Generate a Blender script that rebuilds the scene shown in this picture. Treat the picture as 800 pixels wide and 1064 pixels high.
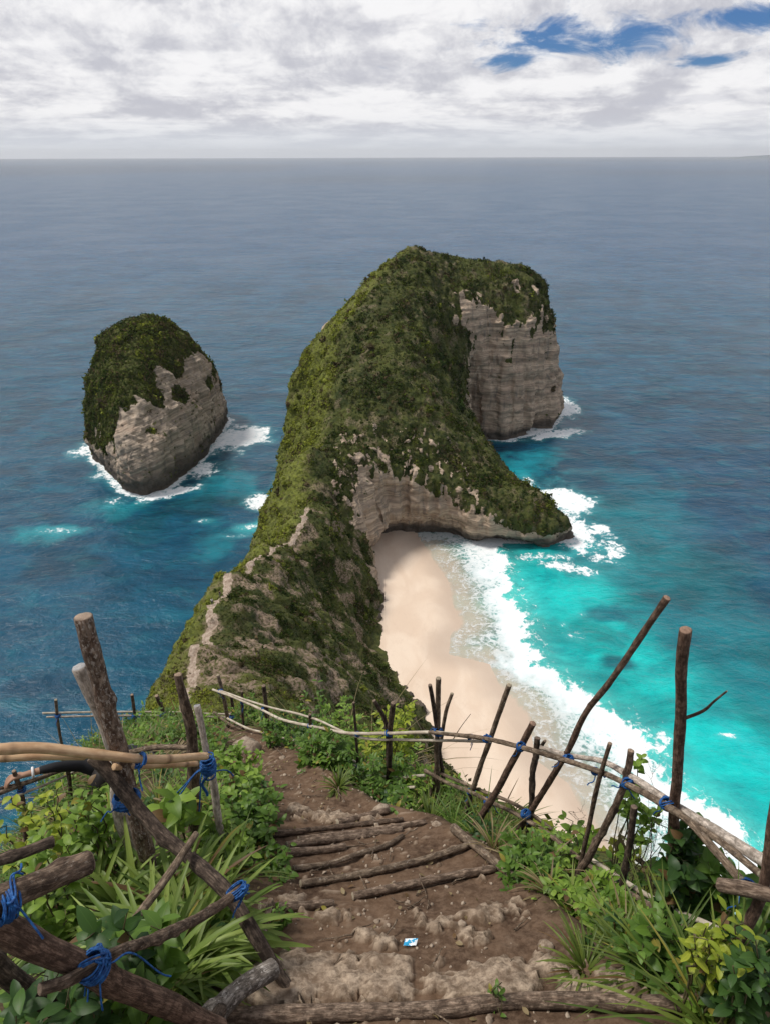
import bpy, math, random
import numpy as np
from mathutils import Vector
import openvdb

for _o in list(bpy.data.objects):
    bpy.data.objects.remove(_o)
SC = bpy.context.scene
COL = SC.collection
rng = np.random.default_rng(7)

# ------------------------------------------------------------------ camera
CAMZ = 150.0
PITCH = math.radians(27.6)
FOC = 709.0                     # focal length in photo pixels (photo 800 x 1064)
cd = bpy.data.cameras.new('camera')
cam = bpy.data.objects.new('camera', cd)
COL.objects.link(cam)
cam.location = (0, 0, CAMZ)
cam.rotation_euler = (math.radians(90) - PITCH, 0, 0)
cam.rotation_mode = 'XYZ'
from mathutils import Matrix
cam.matrix_world = (Matrix.Translation((0, 0, CAMZ)) @ Matrix.Rotation(math.radians(90) - PITCH, 4, 'X')
                    @ Matrix.Rotation(math.radians(-0.17), 4, 'Z'))
cd.sensor_fit = 'VERTICAL'
cd.sensor_height = 36.0
cd.sensor_width = 27.07
cd.lens = FOC / 1064 * 36
cd.clip_start = 0.05
cd.clip_end = 200000
SC.camera = cam

# ------------------------------------------------------------------ sky and sun
SUN_EL, SUN_AZ = math.radians(60), math.radians(-80)      # azimuth measured from +Y towards +X
world = bpy.data.worlds.new('World')
SC.world = world
world.use_nodes = True
wn = world.node_tree
wn.nodes.clear()


class NT:
    """tiny node helper"""
    def __init__(s, tree):
        s.t = tree
    def n(s, kind, props=None, **inp):
        nd = s.t.nodes.new(kind)
        for k, v in (props or {}).items():
            setattr(nd, k, v)
        for k, v in inp.items():
            key = int(k[1:]) if k[0] == 'i' and k[1:].isdigit() else k.replace('_', ' ')
            s.set(nd, key, v)
        return nd
    def set(s, nd, key, v):
        sock = nd.inputs[key]
        if isinstance(v, bpy.types.NodeSocket):
            s.t.links.new(v, sock)
        elif isinstance(v, bpy.types.Node):
            s.t.links.new(v.outputs[0], sock)
        else:
            sock.default_value = v
    def math(s, op, a, b=None, c=None, clamp=False):
        nd = s.t.nodes.new('ShaderNodeMath')
        nd.operation = op
        nd.use_clamp = clamp
        for i, v in enumerate((a, b, c)):
            if v is not None:
                s.set(nd, i, v)
        return nd.outputs[0]
    def vmath(s, op, a, b=None, scale=None):
        nd = s.t.nodes.new('ShaderNodeVectorMath')
        nd.operation = op
        s.set(nd, 0, a)
        if b is not None:
            s.set(nd, 1, b)
        if scale is not None:
            s.set(nd, 'Scale', scale)
        return nd.outputs[0]
    def mix(s, fac, a, b, mode='MIX'):
        nd = s.t.nodes.new('ShaderNodeMix')
        nd.data_type = 'RGBA'
        nd.blend_type = mode
        nd.clamp_factor = True
        s.set(nd, 0, fac)
        for i, v in ((6, a), (7, b)):
            if isinstance(v, tuple) and len(v) == 3:
                v = (*v, 1)
            s.set(nd, i, v)
        return nd.outputs[2]
    def noise(s, vec, scale, detail=4, rough=0.55, dist=0.0, lac=2.0):
        nd = s.t.nodes.new('ShaderNodeTexNoise')
        if vec is not None:
            s.set(nd, 'Vector', vec)
        nd.inputs['Scale'].default_value = scale
        nd.inputs['Detail'].default_value = detail
        nd.inputs['Roughness'].default_value = rough
        nd.inputs['Distortion'].default_value = dist
        nd.inputs['Lacunarity'].default_value = lac
        return nd.outputs[0]
    def ramp(s, fac, lo, hi, a=0.0, b=1.0, smooth=True):
        nd = s.t.nodes.new('ShaderNodeMapRange')
        nd.interpolation_type = 'SMOOTHSTEP' if smooth else 'LINEAR'
        s.set(nd, 0, fac)
        nd.inputs[1].default_value = lo
        nd.inputs[2].default_value = hi
        nd.inputs[3].default_value = a
        nd.inputs[4].default_value = b
        return nd.outputs[0]
    def attr(s, name):
        nd = s.t.nodes.new('ShaderNodeAttribute')
        nd.attribute_name = name
        return nd
    def scalev(s, vec, sc):
        return s.vmath('MULTIPLY', vec, sc)


W = NT(wn)
tc = W.n('ShaderNodeTexCoord')
dirv = tc.outputs['Generated']
sep = W.n('ShaderNodeSeparateXYZ', Vector=dirv)
dx, dy, dz = sep.outputs
sky = wn.nodes.new('ShaderNodeTexSky')
sky.sky_type = 'NISHITA'
sky.sun_disc = False
sky.sun_elevation = SUN_EL
sky.sun_rotation = SUN_AZ
sky.altitude = 150
sky.air_density = 1.0
sky.dust_density = 0.6
bg_sky = W.n('ShaderNodeBackground', Color=W.mix(1.0, sky.outputs[0], (0.30, 0.55, 0.95), 'MULTIPLY'), Strength=0.075)
# cloud deck: the view direction met with a flat layer, so that clouds flatten towards the horizon
inv = W.math('DIVIDE', 1.0, W.math('ADD', W.math('MAXIMUM', dz, 0.0), 0.075))
plane = W.n('ShaderNodeCombineXYZ', X=W.math('MULTIPLY', dx, inv), Y=W.math('MULTIPLY', dy, inv), Z=0.0).outputs[0]
az = W.math('ARCTAN2', dx, dy)
el = W.math('ARCSINE', dz)
sph = W.n('ShaderNodeCombineXYZ', X=W.math('MULTIPLY', az, 1.0), Y=W.math('MULTIPLY', W.math('LOGARITHM', W.math('ADD', W.math('MAXIMUM', el, 0.0), 0.03), 2.71828), 0.26), Z=3.3).outputs[0]
big = W.noise(W.scalev(plane, (0.7, 1.0, 1)), 0.9, 3, 0.5, 0.3)
med = W.noise(W.scalev(sph, (1, 1.0, 1)), 7.0, 10, 0.62, 0.35)
puff = W.noise(W.scalev(sph, (1, 1.0, 1)), 19.0, 9, 0.66, 0.25)
lum = W.math('ADD', W.math('MULTIPLY', big, 0.45), W.math('ADD', W.math('MULTIPLY', med, 0.70), W.math('MULTIPLY', puff, 0.50)))
shade = W.ramp(lum, 0.68, 0.93)
ccol = W.mix(shade, (0.53, 0.535, 0.59), (0.89, 0.885, 0.895))
# darker cloud streaks in lines near the horizon
strk = W.noise(W.scalev(sph, (1.3, 3.5, 1)), 5.5, 6, 0.6, 0.2)
lowband = W.ramp(el, 0.02, 0.065, 1.0, 0.0)
ccol = W.mix(W.math('MULTIPLY', W.ramp(strk, 0.53, 0.64), W.math('MULTIPLY', W.ramp(el, 0.022, 0.04), W.ramp(el, 0.06, 0.11, 0.35, 0.08))), ccol, (0.52, 0.53, 0.60))
ccol = W.mix(W.ramp(el, 0.0, 0.05, 0.85, 0.0), ccol, (0.66, 0.70, 0.76))
# openings where blue sky shows
def gap(a0, e0, wa, we, k=1.0):
    a = W.math('DIVIDE', W.math('SUBTRACT', az, a0), wa)
    e = W.math('DIVIDE', W.math('SUBTRACT', el, e0), we)
    r = W.math('SQRT', W.math('ADD', W.math('MULTIPLY', a, a), W.math('MULTIPLY', e, e)))
    return W.math('MULTIPLY', W.ramp(r, 0.0, 1.6, 1.0, 0.0, False), k)
def px_dir(px, py):
    c, s = math.cos(PITCH), math.sin(PITCH)
    a, b = (px - 400) / FOC, (532 - py) / FOC
    v = Vector((a, c + b * s, -s + b * c)).normalized()
    return math.atan2(v.x, v.y), math.asin(v.z)
GAPS = [((590, 44), 0.15, 0.026, 1.25), ((530, 62), 0.07, 0.015, 1.15), ((765, 20), 0.09, 0.015, 1.3), ((740, 64), 0.07, 0.012, 1.05)]
g = None
for (p_, wa, we, k) in GAPS:
    a0, e0 = px_dir(*p_)
    q = gap(a0, e0, wa, we, k)
    g = q if g is None else W.math('MAXIMUM', g, q)
wisp = W.noise(W.scalev(sph, (1, 1.5, 1)), 11.0, 10, 0.64, 0.5)
hi_gap = W.math('MULTIPLY', W.ramp(el, 0.35, 0.8, 0.0, 0.55), W.ramp(big, 0.5, 0.62))
gm = W.math('MAXIMUM', W.ramp(W.math('ADD', g, W.math('MULTIPLY', W.math('SUBTRACT', wisp, 0.5), 3.2)), 0.45, 1.15), hi_gap)
ccol = W.mix(W.ramp(el, 0.25, 0.8, 0, 0.75), ccol, (0.42, 0.43, 0.47))
bg_cloud = W.n('ShaderNodeBackground', Color=ccol, Strength=0.98)
mixw = W.n('ShaderNodeMixShader', i0=gm, i1=bg_cloud, i2=bg_sky)
W.n('ShaderNodeOutputWorld', Surface=mixw)

sd = bpy.data.lights.new('sun', 'SUN')
sd.energy = 3.1
sd.angle = math.radians(13)
sd.color = (1.0, 0.95, 0.88)
sun = bpy.data.objects.new('sun', sd)
COL.objects.link(sun)
sv = Vector((math.sin(SUN_AZ) * math.cos(SUN_EL), math.cos(SUN_AZ) * math.cos(SUN_EL), math.sin(SUN_EL)))
sun.rotation_euler = sv.to_track_quat('Z', 'Y').to_euler()

SC.view_settings.view_transform = 'Standard'
SC.view_settings.look = 'None'
SC.view_settings.exposure = 0.12
SC.view_settings.gamma = 1.0
SC.view_settings.use_curve_mapping = False
SC.render.engine = 'CYCLES'
SC.cycles.use_denoising = True
try:
    SC.cycles.denoiser = 'OPENIMAGEDENOISE'
except Exception:
    pass
SC.cycles.max_bounces = 6
SC.cycles.transparent_max_bounces = 8
SC.cycles.caustics_reflective = False
SC.cycles.caustics_refractive = False

# ------------------------------------------------------------------ helpers
_c, _s = math.cos(PITCH), math.sin(PITCH)
def P(px, py, t):
    """world point seen at photo pixel (px, py) at depth t"""
    a, b = (px - 400) / FOC, (532 - py) / FOC
    return np.array([a * t, t * (_c + b * _s), CAMZ + t * (-_s + b * _c)])
def PZ(px, py, z=0.0):
    b = (532 - py) / FOC
    return P(px, py, (CAMZ - z) / (_s - b * _c))
def PY(px, py, y):
    b = (532 - py) / FOC
    return P(px, py, y / (_c + b * _s))

def _hash(ix, iy, iz, seed):
    h = (ix.astype(np.int64) * 374761393 + iy.astype(np.int64) * 668265263 + iz.astype(np.int64) * 2147483647 + seed * 974711) & 0xFFFFFFFF
    h = ((h ^ (h >> 13)) * 1274126177) & 0xFFFFFFFF
    h = ((h ^ (h >> 16)) * 2246822519) & 0xFFFFFFFF
    return ((h ^ (h >> 15)) & 0xFFFFFF) / float(0xFFFFFF)
def vnoise(p, seed=0):
    """value noise, roughly -1..1, p is (N,3)"""
    f = np.floor(p)
    u = p - f
    u = u * u * u * (u * (u * 6 - 15) + 10)
    i = f.astype(np.int64)
    r = 0
    for a in (0, 1):
        for b in (0, 1):
            for c in (0, 1):
                w = (u[:, 0] if a else 1 - u[:, 0]) * (u[:, 1] if b else 1 - u[:, 1]) * (u[:, 2] if c else 1 - u[:, 2])
                r = r + w * _hash(i[:, 0] + a, i[:, 1] + b, i[:, 2] + c, seed)
    return r * 2 - 1
def fbm(p, octv=4, gain=0.5, seed=0):
    p = np.asarray(p, float)
    a, r, n = 1.0, 0, 0
    for k in range(octv):
        r = r + a * vnoise(p * (2.03 ** k) + k * 17.3, seed + k)
        n += a
        a *= gain
    return r / n
def sstep(x, a, b):
    t = np.clip((x - a) / (b - a), 0, 1)
    return t * t * (3 - 2 * t)

def worigin(o):
    v = np.zeros(3)
    while o is not None:
        v += np.array(o.location)
        o = o.parent
    return v
def make_mesh(name, V, F, mat, parent=None, origin=None, smooth=True, attrs=None, colors=None):
    """V world coords (N,3); F (M,k) array or list of arrays of equal width"""
    V = np.asarray(V, np.float64)
    if isinstance(F, np.ndarray):
        F = [F]
    F = [np.asarray(f, np.int64) for f in F if len(f)]
    me = bpy.data.meshes.new(name)
    if parent is not None:
        org = worigin(parent)
    elif origin is not None:
        org = np.asarray(origin, float)
    else:
        org = np.array([V[:, 0].mean(), V[:, 1].mean(), V[:, 2].min()])
    me.vertices.add(len(V))
    me.vertices.foreach_set('co', (V - org).astype(np.float32).ravel())
    nl = sum(f.size for f in F)
    nf = sum(len(f) for f in F)
    me.loops.add(nl)
    me.loops.foreach_set('vertex_index', np.concatenate([f.ravel() for f in F]).astype(np.int32))
    me.polygons.add(nf)
    tot = np.concatenate([np.full(len(f), f.shape[1]) for f in F])
    st = np.concatenate([[0], np.cumsum(tot)[:-1]])
    me.polygons.foreach_set('loop_start', st.astype(np.int32))
    if smooth:
        me.polygons.foreach_set('use_smooth', np.ones(nf, bool))
    me.update(calc_edges=True)
    for k, a in (attrs or {}).items():
        a = np.asarray(a, np.float32)
        if a.ndim == 1:
            at = me.attributes.new(k, 'FLOAT', 'POINT')
            at.data.foreach_set('value', a)
        else:
            at = me.attributes.new(k, 'FLOAT_VECTOR', 'POINT')
            at.data.foreach_set('vector', a.ravel())
    me.materials.append(mat)
    o = bpy.data.objects.new(name, me)
    COL.objects.link(o)
    if parent is not None:
        o.parent = parent
    else:
        o.location = org
    return o
def tag(o, label=None, cat=None, group=None, kind=None):
    if label: o['label'] = label
    if cat: o['category'] = cat
    if group: o['group'] = group
    if kind: o['kind'] = kind
    return o
def empty(name, loc, label, cat, group=None):
    o = bpy.data.objects.new(name, None)
    COL.objects.link(o)
    o.location = tuple(float(v) for v in loc)
    o.empty_display_size = 0.1
    return tag(o, label, cat, group)

# ------------------------------------------------------------------ materials
MATS = {}
def mat(name):
    m = bpy.data.materials.new(name)
    m.use_nodes = True
    m.node_tree.nodes.clear()
    MATS[name] = m
    return m, NT(m.node_tree)
def finish(N, col, rough=0.8, height=None, bump=0.3, dist=0.02, spec=0.3, **kw):
    d = dict(Base_Color=col, Roughness=rough)
    b = N.n('ShaderNodeBsdfPrincipled')
    N.set(b, 'Base Color', (*col, 1) if isinstance(col, tuple) and len(col) == 3 else col)
    N.set(b, 'Roughness', rough)
    N.set(b, 'Specular IOR Level', spec)
    if height is not None:
        bp = N.n('ShaderNodeBump', Strength=bump, Distance=dist, Height=height)
        N.set(b, 'Normal', bp.outputs[0])
    for k, v in kw.items():
        N.set(b, k.replace('_', ' '), v)
    N.n('ShaderNodeOutputMaterial', Surface=b.outputs[0])
    return b
def geo_pos(N):
    return N.n('ShaderNodeNewGeometry').outputs['Position']
# ================================================================== LANDFORMS
def poly_sd(px, py, poly):
    """signed distance to polygon, negative inside; px,py arrays"""
    poly = np.asarray(poly, float)
    d = np.full(px.shape, 1e18)
    inside = np.zeros(px.shape, bool)
    n = len(poly)
    for i in range(n):
        a, b = poly[i], poly[(i + 1) % n]
        e = b - a
        wx, wy = px - a[0], py - a[1]
        t = np.clip((wx * e[0] + wy * e[1]) / (e @ e), 0, 1)
        d = np.minimum(d, (wx - e[0] * t) ** 2 + (wy - e[1] * t) ** 2)
        c = (a[1] > py) != (b[1] > py)
        with np.errstate(divide='ignore', invalid='ignore'):
            xi = a[0] + (py - a[1]) * e[0] / (e[1] if e[1] != 0 else 1e-9)
        inside ^= c & (px < xi)
    d = np.sqrt(d)
    return np.where(inside, -d, d)
def line_d(px, py, pts):
    d = np.full(px.shape, 1e18)
    for i in range(len(pts) - 1):
        a, b = np.asarray(pts[i][:2], float), np.asarray(pts[i + 1][:2], float)
        e = b - a
        wx, wy = px - a[0], py - a[1]
        t = np.clip((wx * e[0] + wy * e[1]) / (e @ e), 0, 1)
        d = np.minimum(d, (wx - e[0] * t) ** 2 + (wy - e[1] * t) ** 2)
    return np.sqrt(d)
def rbf(ctrl, X, Y, p=1.0):
    C = np.asarray(ctrl, float)
    r = np.sqrt((C[:, None, 0] - C[None, :, 0]) ** 2 + (C[:, None, 1] - C[None, :, 1]) ** 2 + 4.0)
    n = len(C)
    A = np.zeros((n + 1, n + 1))
    A[:n, :n] = -r ** p + np.eye(n) * -0.0
    A[:n, n] = 1
    A[n, :n] = 1
    w = np.linalg.solve(A, np.append(C[:, 2], 0))
    out = np.full(X.shape, w[n])
    for i in range(n):
        out -= w[i] * np.sqrt((X - C[i, 0]) ** 2 + (Y - C[i, 1]) ** 2 + 4.0) ** p
    return out
def blur(a, k):
    for _ in range(k):
        b = np.pad(a, 1, mode='edge')
        a = (b[:-2, 1:-1] + b[2:, 1:-1] + b[1:-1, :-2] + b[1:-1, 2:] + 2 * a) / 6
    return a
def bilin(A, x0, y0, h, x, y):
    fx = np.clip((x - x0) / h, 0, A.shape[0] - 1.001)
    fy = np.clip((y - y0) / h, 0, A.shape[1] - 1.001)
    i, j = fx.astype(int), fy.astype(int)
    u, v = fx - i, fy - j
    return (A[i, j] * (1 - u) * (1 - v) + A[i + 1, j] * u * (1 - v) + A[i, j + 1] * (1 - u) * v + A[i + 1, j + 1] * u * v)

def landmass(ctrl, coast, bx, by, bz, vox, notch, taper, caves, taper_fn=None, tmax=18.0, warp=2.2):
    xs = np.arange(bx[0], bx[1] + vox, vox)
    ys = np.arange(by[0], by[1] + vox, vox)
    zs = np.arange(bz[0], bz[1] + vox, vox).astype(np.float32)
    X, Y = np.meshgrid(xs, ys, indexing='ij')
    H = blur(rbf(ctrl, X, Y), 2)
    gx, gy = np.gradient(H, vox)
    s = np.sqrt(1 + gx ** 2 + gy ** 2)
    D = poly_sd(X, Y, coast)
    q = np.stack([X.ravel(), Y.ravel(), 0 * X.ravel()], 1)
    D = D + (fbm(q / 22.0, 3, seed=5) * warp + fbm(q / 6.0, 2, seed=9) * warp * 0.35).reshape(X.shape)
    T = np.full(X.shape, taper) if taper_fn is None else taper_fn(X, Y)
    Z = zs[None, None, :]
    f = ((Z - H[..., None]) / s[..., None]).astype(np.float32)
    g = (D[..., None] + np.minimum(T[..., None] * np.maximum(Z, 0), tmax) + notch * np.exp(-((Z - 1.5) / 3.2) ** 2)).astype(np.float32)
    # smooth maximum
    k = 2.5
    h = np.clip(0.5 + 0.5 * (f - g) / k, 0, 1)
    F = g * (1 - h) + f * h + k * h * (1 - h)
    del h
    for (cx, cy, cz, rx, ry, rz) in caves:
        e = np.sqrt(((X[..., None] - cx) / rx) ** 2 + ((Y[..., None] - cy) / ry) ** 2 + ((Z - cz) / rz) ** 2)
        F = np.maximum(F, ((1 - e) * min(rx, ry, rz)).astype(np.float32))
    F = np.clip(F, -4, 4).astype(np.float32)
    F[0], F[-1], F[:, 0], F[:, -1], F[:, :, 0], F[:, :, -1] = 4, 4, 4, 4, 4, 4
    grid = openvdb.FloatGrid(4.0)
    grid.copyFromArray(F)
    pts, quads = grid.convertToQuads(0.0)
    V = np.asarray(pts, float) * vox + np.array([bx[0], by[0], bz[0]])
    Q = np.asarray(quads, np.int64)
    # which surface is it: the sloping top (negative) or the cliff wall (positive)
    hV = bilin(H, bx[0], by[0], vox, V[:, 0], V[:, 1])
    sV = bilin(s, bx[0], by[0], vox, V[:, 0], V[:, 1])
    dV = bilin(D, bx[0], by[0], vox, V[:, 0], V[:, 1])
    tV = bilin(T, bx[0], by[0], vox, V[:, 0], V[:, 1])
    fV = (V[:, 2] - hV) / sV
    gV = dV + np.minimum(tV * np.maximum(V[:, 2], 0), tmax)
    wall = gV - fV
    for (cx, cy, cz, rx, ry, rz) in caves:
        e = np.sqrt(((V[:, 0] - cx) / rx) ** 2 + ((V[:, 1] - cy) / ry) ** 2 + ((V[:, 2] - cz) / rz) ** 2)
        wall = np.where(e < 1.25, np.maximum(wall, 4), wall)
    return V, Q, wall, H
def vnormals(V, Q):
    n = np.cross(V[Q[:, 2]] - V[Q[:, 0]], V[Q[:, 3]] - V[Q[:, 1]])
    N = np.zeros_like(V)
    for k in range(4):
        np.add.at(N, Q[:, k], n)
    return N / np.maximum(np.linalg.norm(N, axis=1), 1e-9)[:, None]
def subdiv(V, Q, A):
    """split each quad in four; A = list of per-vertex arrays"""
    E = np.sort(np.concatenate([Q[:, [0, 1]], Q[:, [1, 2]], Q[:, [2, 3]], Q[:, [3, 0]]]), axis=1)
    key = E[:, 0] * (len(V) + 1) + E[:, 1]
    u, idx, invx = np.unique(key, return_index=True, return_inverse=True)
    e = E[idx]
    nv, ne = len(V), len(e)
    mid = lambda a: np.concatenate([a, (a[e[:, 0]] + a[e[:, 1]]) / 2, a[Q].mean(axis=1)])
    m = nv + invx.reshape(4, -1)
    c = nv + ne + np.arange(len(Q))
    Q2 = np.concatenate([np.stack([Q[:, i], m[i], c, m[(i + 3) % 4]], 1) for i in range(4)])
    return mid(V), Q2, [mid(a) for a in A]
def smooth_mesh(V, Q, k=1, w=0.5):
    E = np.concatenate([Q[:, [0, 1]], Q[:, [1, 2]], Q[:, [2, 3]], Q[:, [3, 0]]])
    cnt = np.bincount(E.ravel(), minlength=len(V)).astype(float)
    for _ in range(k):
        S = np.stack([np.bincount(E[:, 0], V[E[:, 1], a], len(V)) + np.bincount(E[:, 1], V[E[:, 0], a], len(V)) for a in range(3)], 1)
        V = V * (1 - w) + w * S / cnt[:, None]
    return V

def rough_land(V, Q, wall, tilt, veg_bias, seed, subd=True, amp=1.0):
    V = smooth_mesh(V, Q, 3, 0.5)
    if subd:
        V, Q, (wall,) = subdiv(V, Q, [wall])
        V = smooth_mesh(V, Q, 2, 0.5)
    N = vnormals(V, Q)
    if (N[V[:, 2] > np.percentile(V[:, 2], 90)][:, 2].mean()) < 0:
        Q = Q[:, ::-1].copy()
        N = -N
    n1 = fbm(V / 14.0, 4, 0.55, seed)
    n2 = fbm(V / 4.5 * np.array([1, 1, 0.8]), 4, 0.55, seed + 11)
    n3 = fbm(V / np.array([2.6, 2.6, 9.0]), 4, 0.6, seed + 17)
    w = np.clip(wall, -30, 8.5) + n1 * 8.0 + n2 * 5.0 + n3 * 10.0 - veg_bias(V, N)
    rock = sstep(w, -1.0, 1.5)
    zt = V[:, 2] + V[:, 0] * tilt[0] + V[:, 1] * tilt[1] + n1 * 1.2
    q = np.stack([0 * zt, 0 * zt, zt], 1)
    led = fbm(q / 2.6, 3, 0.6, seed + 3) + 0.5 * fbm(q / 0.8 + V * np.array([.03, .03, 0]), 2, 0.6, seed + 4)
    # rock: beds and fluting; grass slope: gullies running down the slope
    flute = fbm(V / np.array([3.2, 3.2, 16.0]), 4, 0.55, seed + 21)
    crag = 1 - 2 * np.abs(fbm(V / 7.0, 4, 0.5, seed + 31))
    gul = fbm(np.stack([V[:, 0] / 9.0, V[:, 1] / 9.0, V[:, 2] / 60.0], 1), 3, 0.5, seed + 51)
    N_h = N * np.array([1, 1, 0.3])
    V = V + N_h * ((1 - np.abs(gul) * 2.2) * 2.2 * sstep(V[:, 2], 2, 14) * sstep(N[:, 2], 0.95, 0.6))[:, None] * amp
    disp = rock * (0.6 * led + 0.9 * flute + 1.7 * crag + 2.6 * n1) + (1 - rock) * (1.3 * n1 + 1.5 * flute + 1.1 * n2 + 0.6 * crag)
    low = sstep(V[:, 2], -3, 3)
    V = V + N * (disp * amp * (0.35 + 0.65 * low))[:, None]
    N = vnormals(V, Q)
    return V, Q, N, rock, wall

# --- the long headland: control points of its green top, read as (pixel, pixel, depth) or (x, y, z)
def T_(px, py, t):
    return tuple(P(px, py, t))
CREST = [(1.5, -30, 152), (0.3, 1, 144.5), (-1.6, 5, 141.5), (-6, 14, 130), (-12, 28, 116), (-20, 50, 98), (-26, 68, 87), (-32, 90, 77), (-36, 117, 67.5), (-39, 145, 56),
         (-38, 170, 46), (-35, 187, 40), (-28, 208, 38.5), (-29, 248, 48), (-22, 297, 61), (-22, 340, 73), (-8, 366, 85),
         (4, 385, 98), (16, 402, 105)]
ctrl = list(CREST)
ctrl += [(34, 410, 100), (52, 416, 95), (70, 419, 93.5), (82, 419, 92), (93, 420, 80), (98, 420, 58), (103, 420, 38), (109, 422, 10), (60, 404, 88), (80, 406, 84), (92, 406, 74),
         (50, 396, 85), (74, 396, 74), (90, 398, 62), (103, 406, 45), (40, 450, 80), (90, 455, 70), (0, 440, 70), (-30, 400, 62), (-45, 360, 45),
         (46, 380, 80), (38, 392, 88),
         # spur towards the bay
         (22, 364, 81), (24, 346, 67), (30, 326, 52), (37, 308, 40), (46, 290, 30), (55, 276, 22), (65, 265, 21), (74, 256, 14), (81, 251, 8),
         # behind the spur, falling to the far bay
         (46, 372, 52), (40, 350, 36), (47, 330, 22), (56, 308, 13), (66, 288, 9), (78, 268, 4), (54, 376, 55),
         # big face above the cave
         (0, 267, 40), (14, 266, 33), (30, 262, 25), (45, 258, 18), (58, 252, 10), (-4, 285, 54), (10, 290, 55), (24, 292, 47), (38, 285, 33),
         (-8, 320, 66), (8, 320, 70), (14, 325, 68), (4, 350, 82), (13, 355, 82), (17, 380, 96), (-12, 262, 44), (-14, 240, 30), (-10, 225, 12),
         # right slope of the neck
         (-22, 222, 34), (-14, 208, 20), (-6, 205, 4), (-24, 190, 28), (-10, 182, 8), (-26, 165, 36), (-12, 160, 20), (2, 160, 5),
         (-26, 140, 50), (-10, 135, 36), (6, 135, 16), (14, 132, 4), (-24, 112, 62), (-8, 108, 50), (8, 105, 30), (18, 100, 10), (24, 95, 3),
         (-18, 85, 72), (-4, 80, 62), (12, 74, 40), (24, 68, 14), (-10, 55, 88), (4, 50, 74), (18, 42, 50), (32, 35, 14),
         (-3, 28, 108), (8, 24, 95), (22, 18, 70), (38, 10, 20), (2.5, 10, 133), (6, 9, 127), (12, 5, 112), (26, -5, 70), (3.5, 3, 142.6), (2.2, 1, 143.9), (3.5, -1, 143.5), (8, -10, 132), (40, -30, 50),
         # left slope of the neck, falling to the open sea
         (-39, 250, 38), (-45, 258, 19), (-51, 264, 5), (-32, 296, 48), (-40, 298, 28), (-52, 304, 6), (-31, 340, 58), (-45, 345, 22),
         (-38, 215, 29), (-45, 214, 14), (-52, 214, 5), (-42, 190, 35), (-48, 186, 26), (-56, 180, 10), (-43, 165, 43), (-48, 164, 31), (-56, 160, 12), (-62, 170, 3),
         (-43.5, 140, 53), (-49, 138, 37), (-60, 134, 10), (-41, 115, 62), (-47, 112, 44), (-60, 108, 12), (-38, 90, 68), (-44, 86, 50), (-58, 78, 16),
         (-32, 66, 76), (-39, 62, 58), (-56, 54, 18), (-26, 46, 82), (-36, 38, 58), (-58, 28, 24), (-24, 20, 92), (-13, 12, 112), (-36, 8, 56), (-60, 0, 12),
         (-6, 6, 128), (-3.6, 3.5, 138), (-12, -2, 118), (-3.0, 0.5, 142.5), (-5, -3, 139), (-30, -20, 80), (-60, -30, 20)]
S = lambda px, py: tuple(PZ(px, py)[:2])
coast = [(46, -32), (40, 0), (34, 40), (28, 80), (22, 110), (17, 140), S(446, 742), S(425, 690), S(403, 640), S(388, 606), S(383, 588),
         S(392, 572), S(420, 562), S(460, 560), S(500, 566), S(540, 570), S(575, 573), S(588, 564), (86, 262), (75, 282), (62, 308), (51, 332), (45, 352), (46, 368),
         S(506, 456), S(522, 458), S(552, 452), S(574, 446), S(581, 434), (117, 430), (110, 448), (90, 462), (50, 466), (5, 455), (-35, 420), (-54, 370),
         (-54, 330), (-53, 299), (-51, 262), (-53, 235), (-58, 200), (-62, 165), (-66, 130), (-68, 90), (-70, 40), (-70, -32)]
HB = ((-92, 140), (-34, 478), (-6, 158))
def head_taper(X, Y):
    t = np.full(X.shape, 0.10)
    t = np.where((Y > 370), 0.14, t)
    return t
V, Q, wall, HH = landmass(ctrl, coast, *HB, 1.0, 2.2, 0.1,
                          [(15, 256, -2, 24, 13, 19), (42, 254, -3, 26, 8, 9), (-3, 240, -2, 9, 12, 14), (50, 380, 22, 12, 9, 30), (90, 394, 4, 22, 6, 9)], head_taper)
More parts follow.
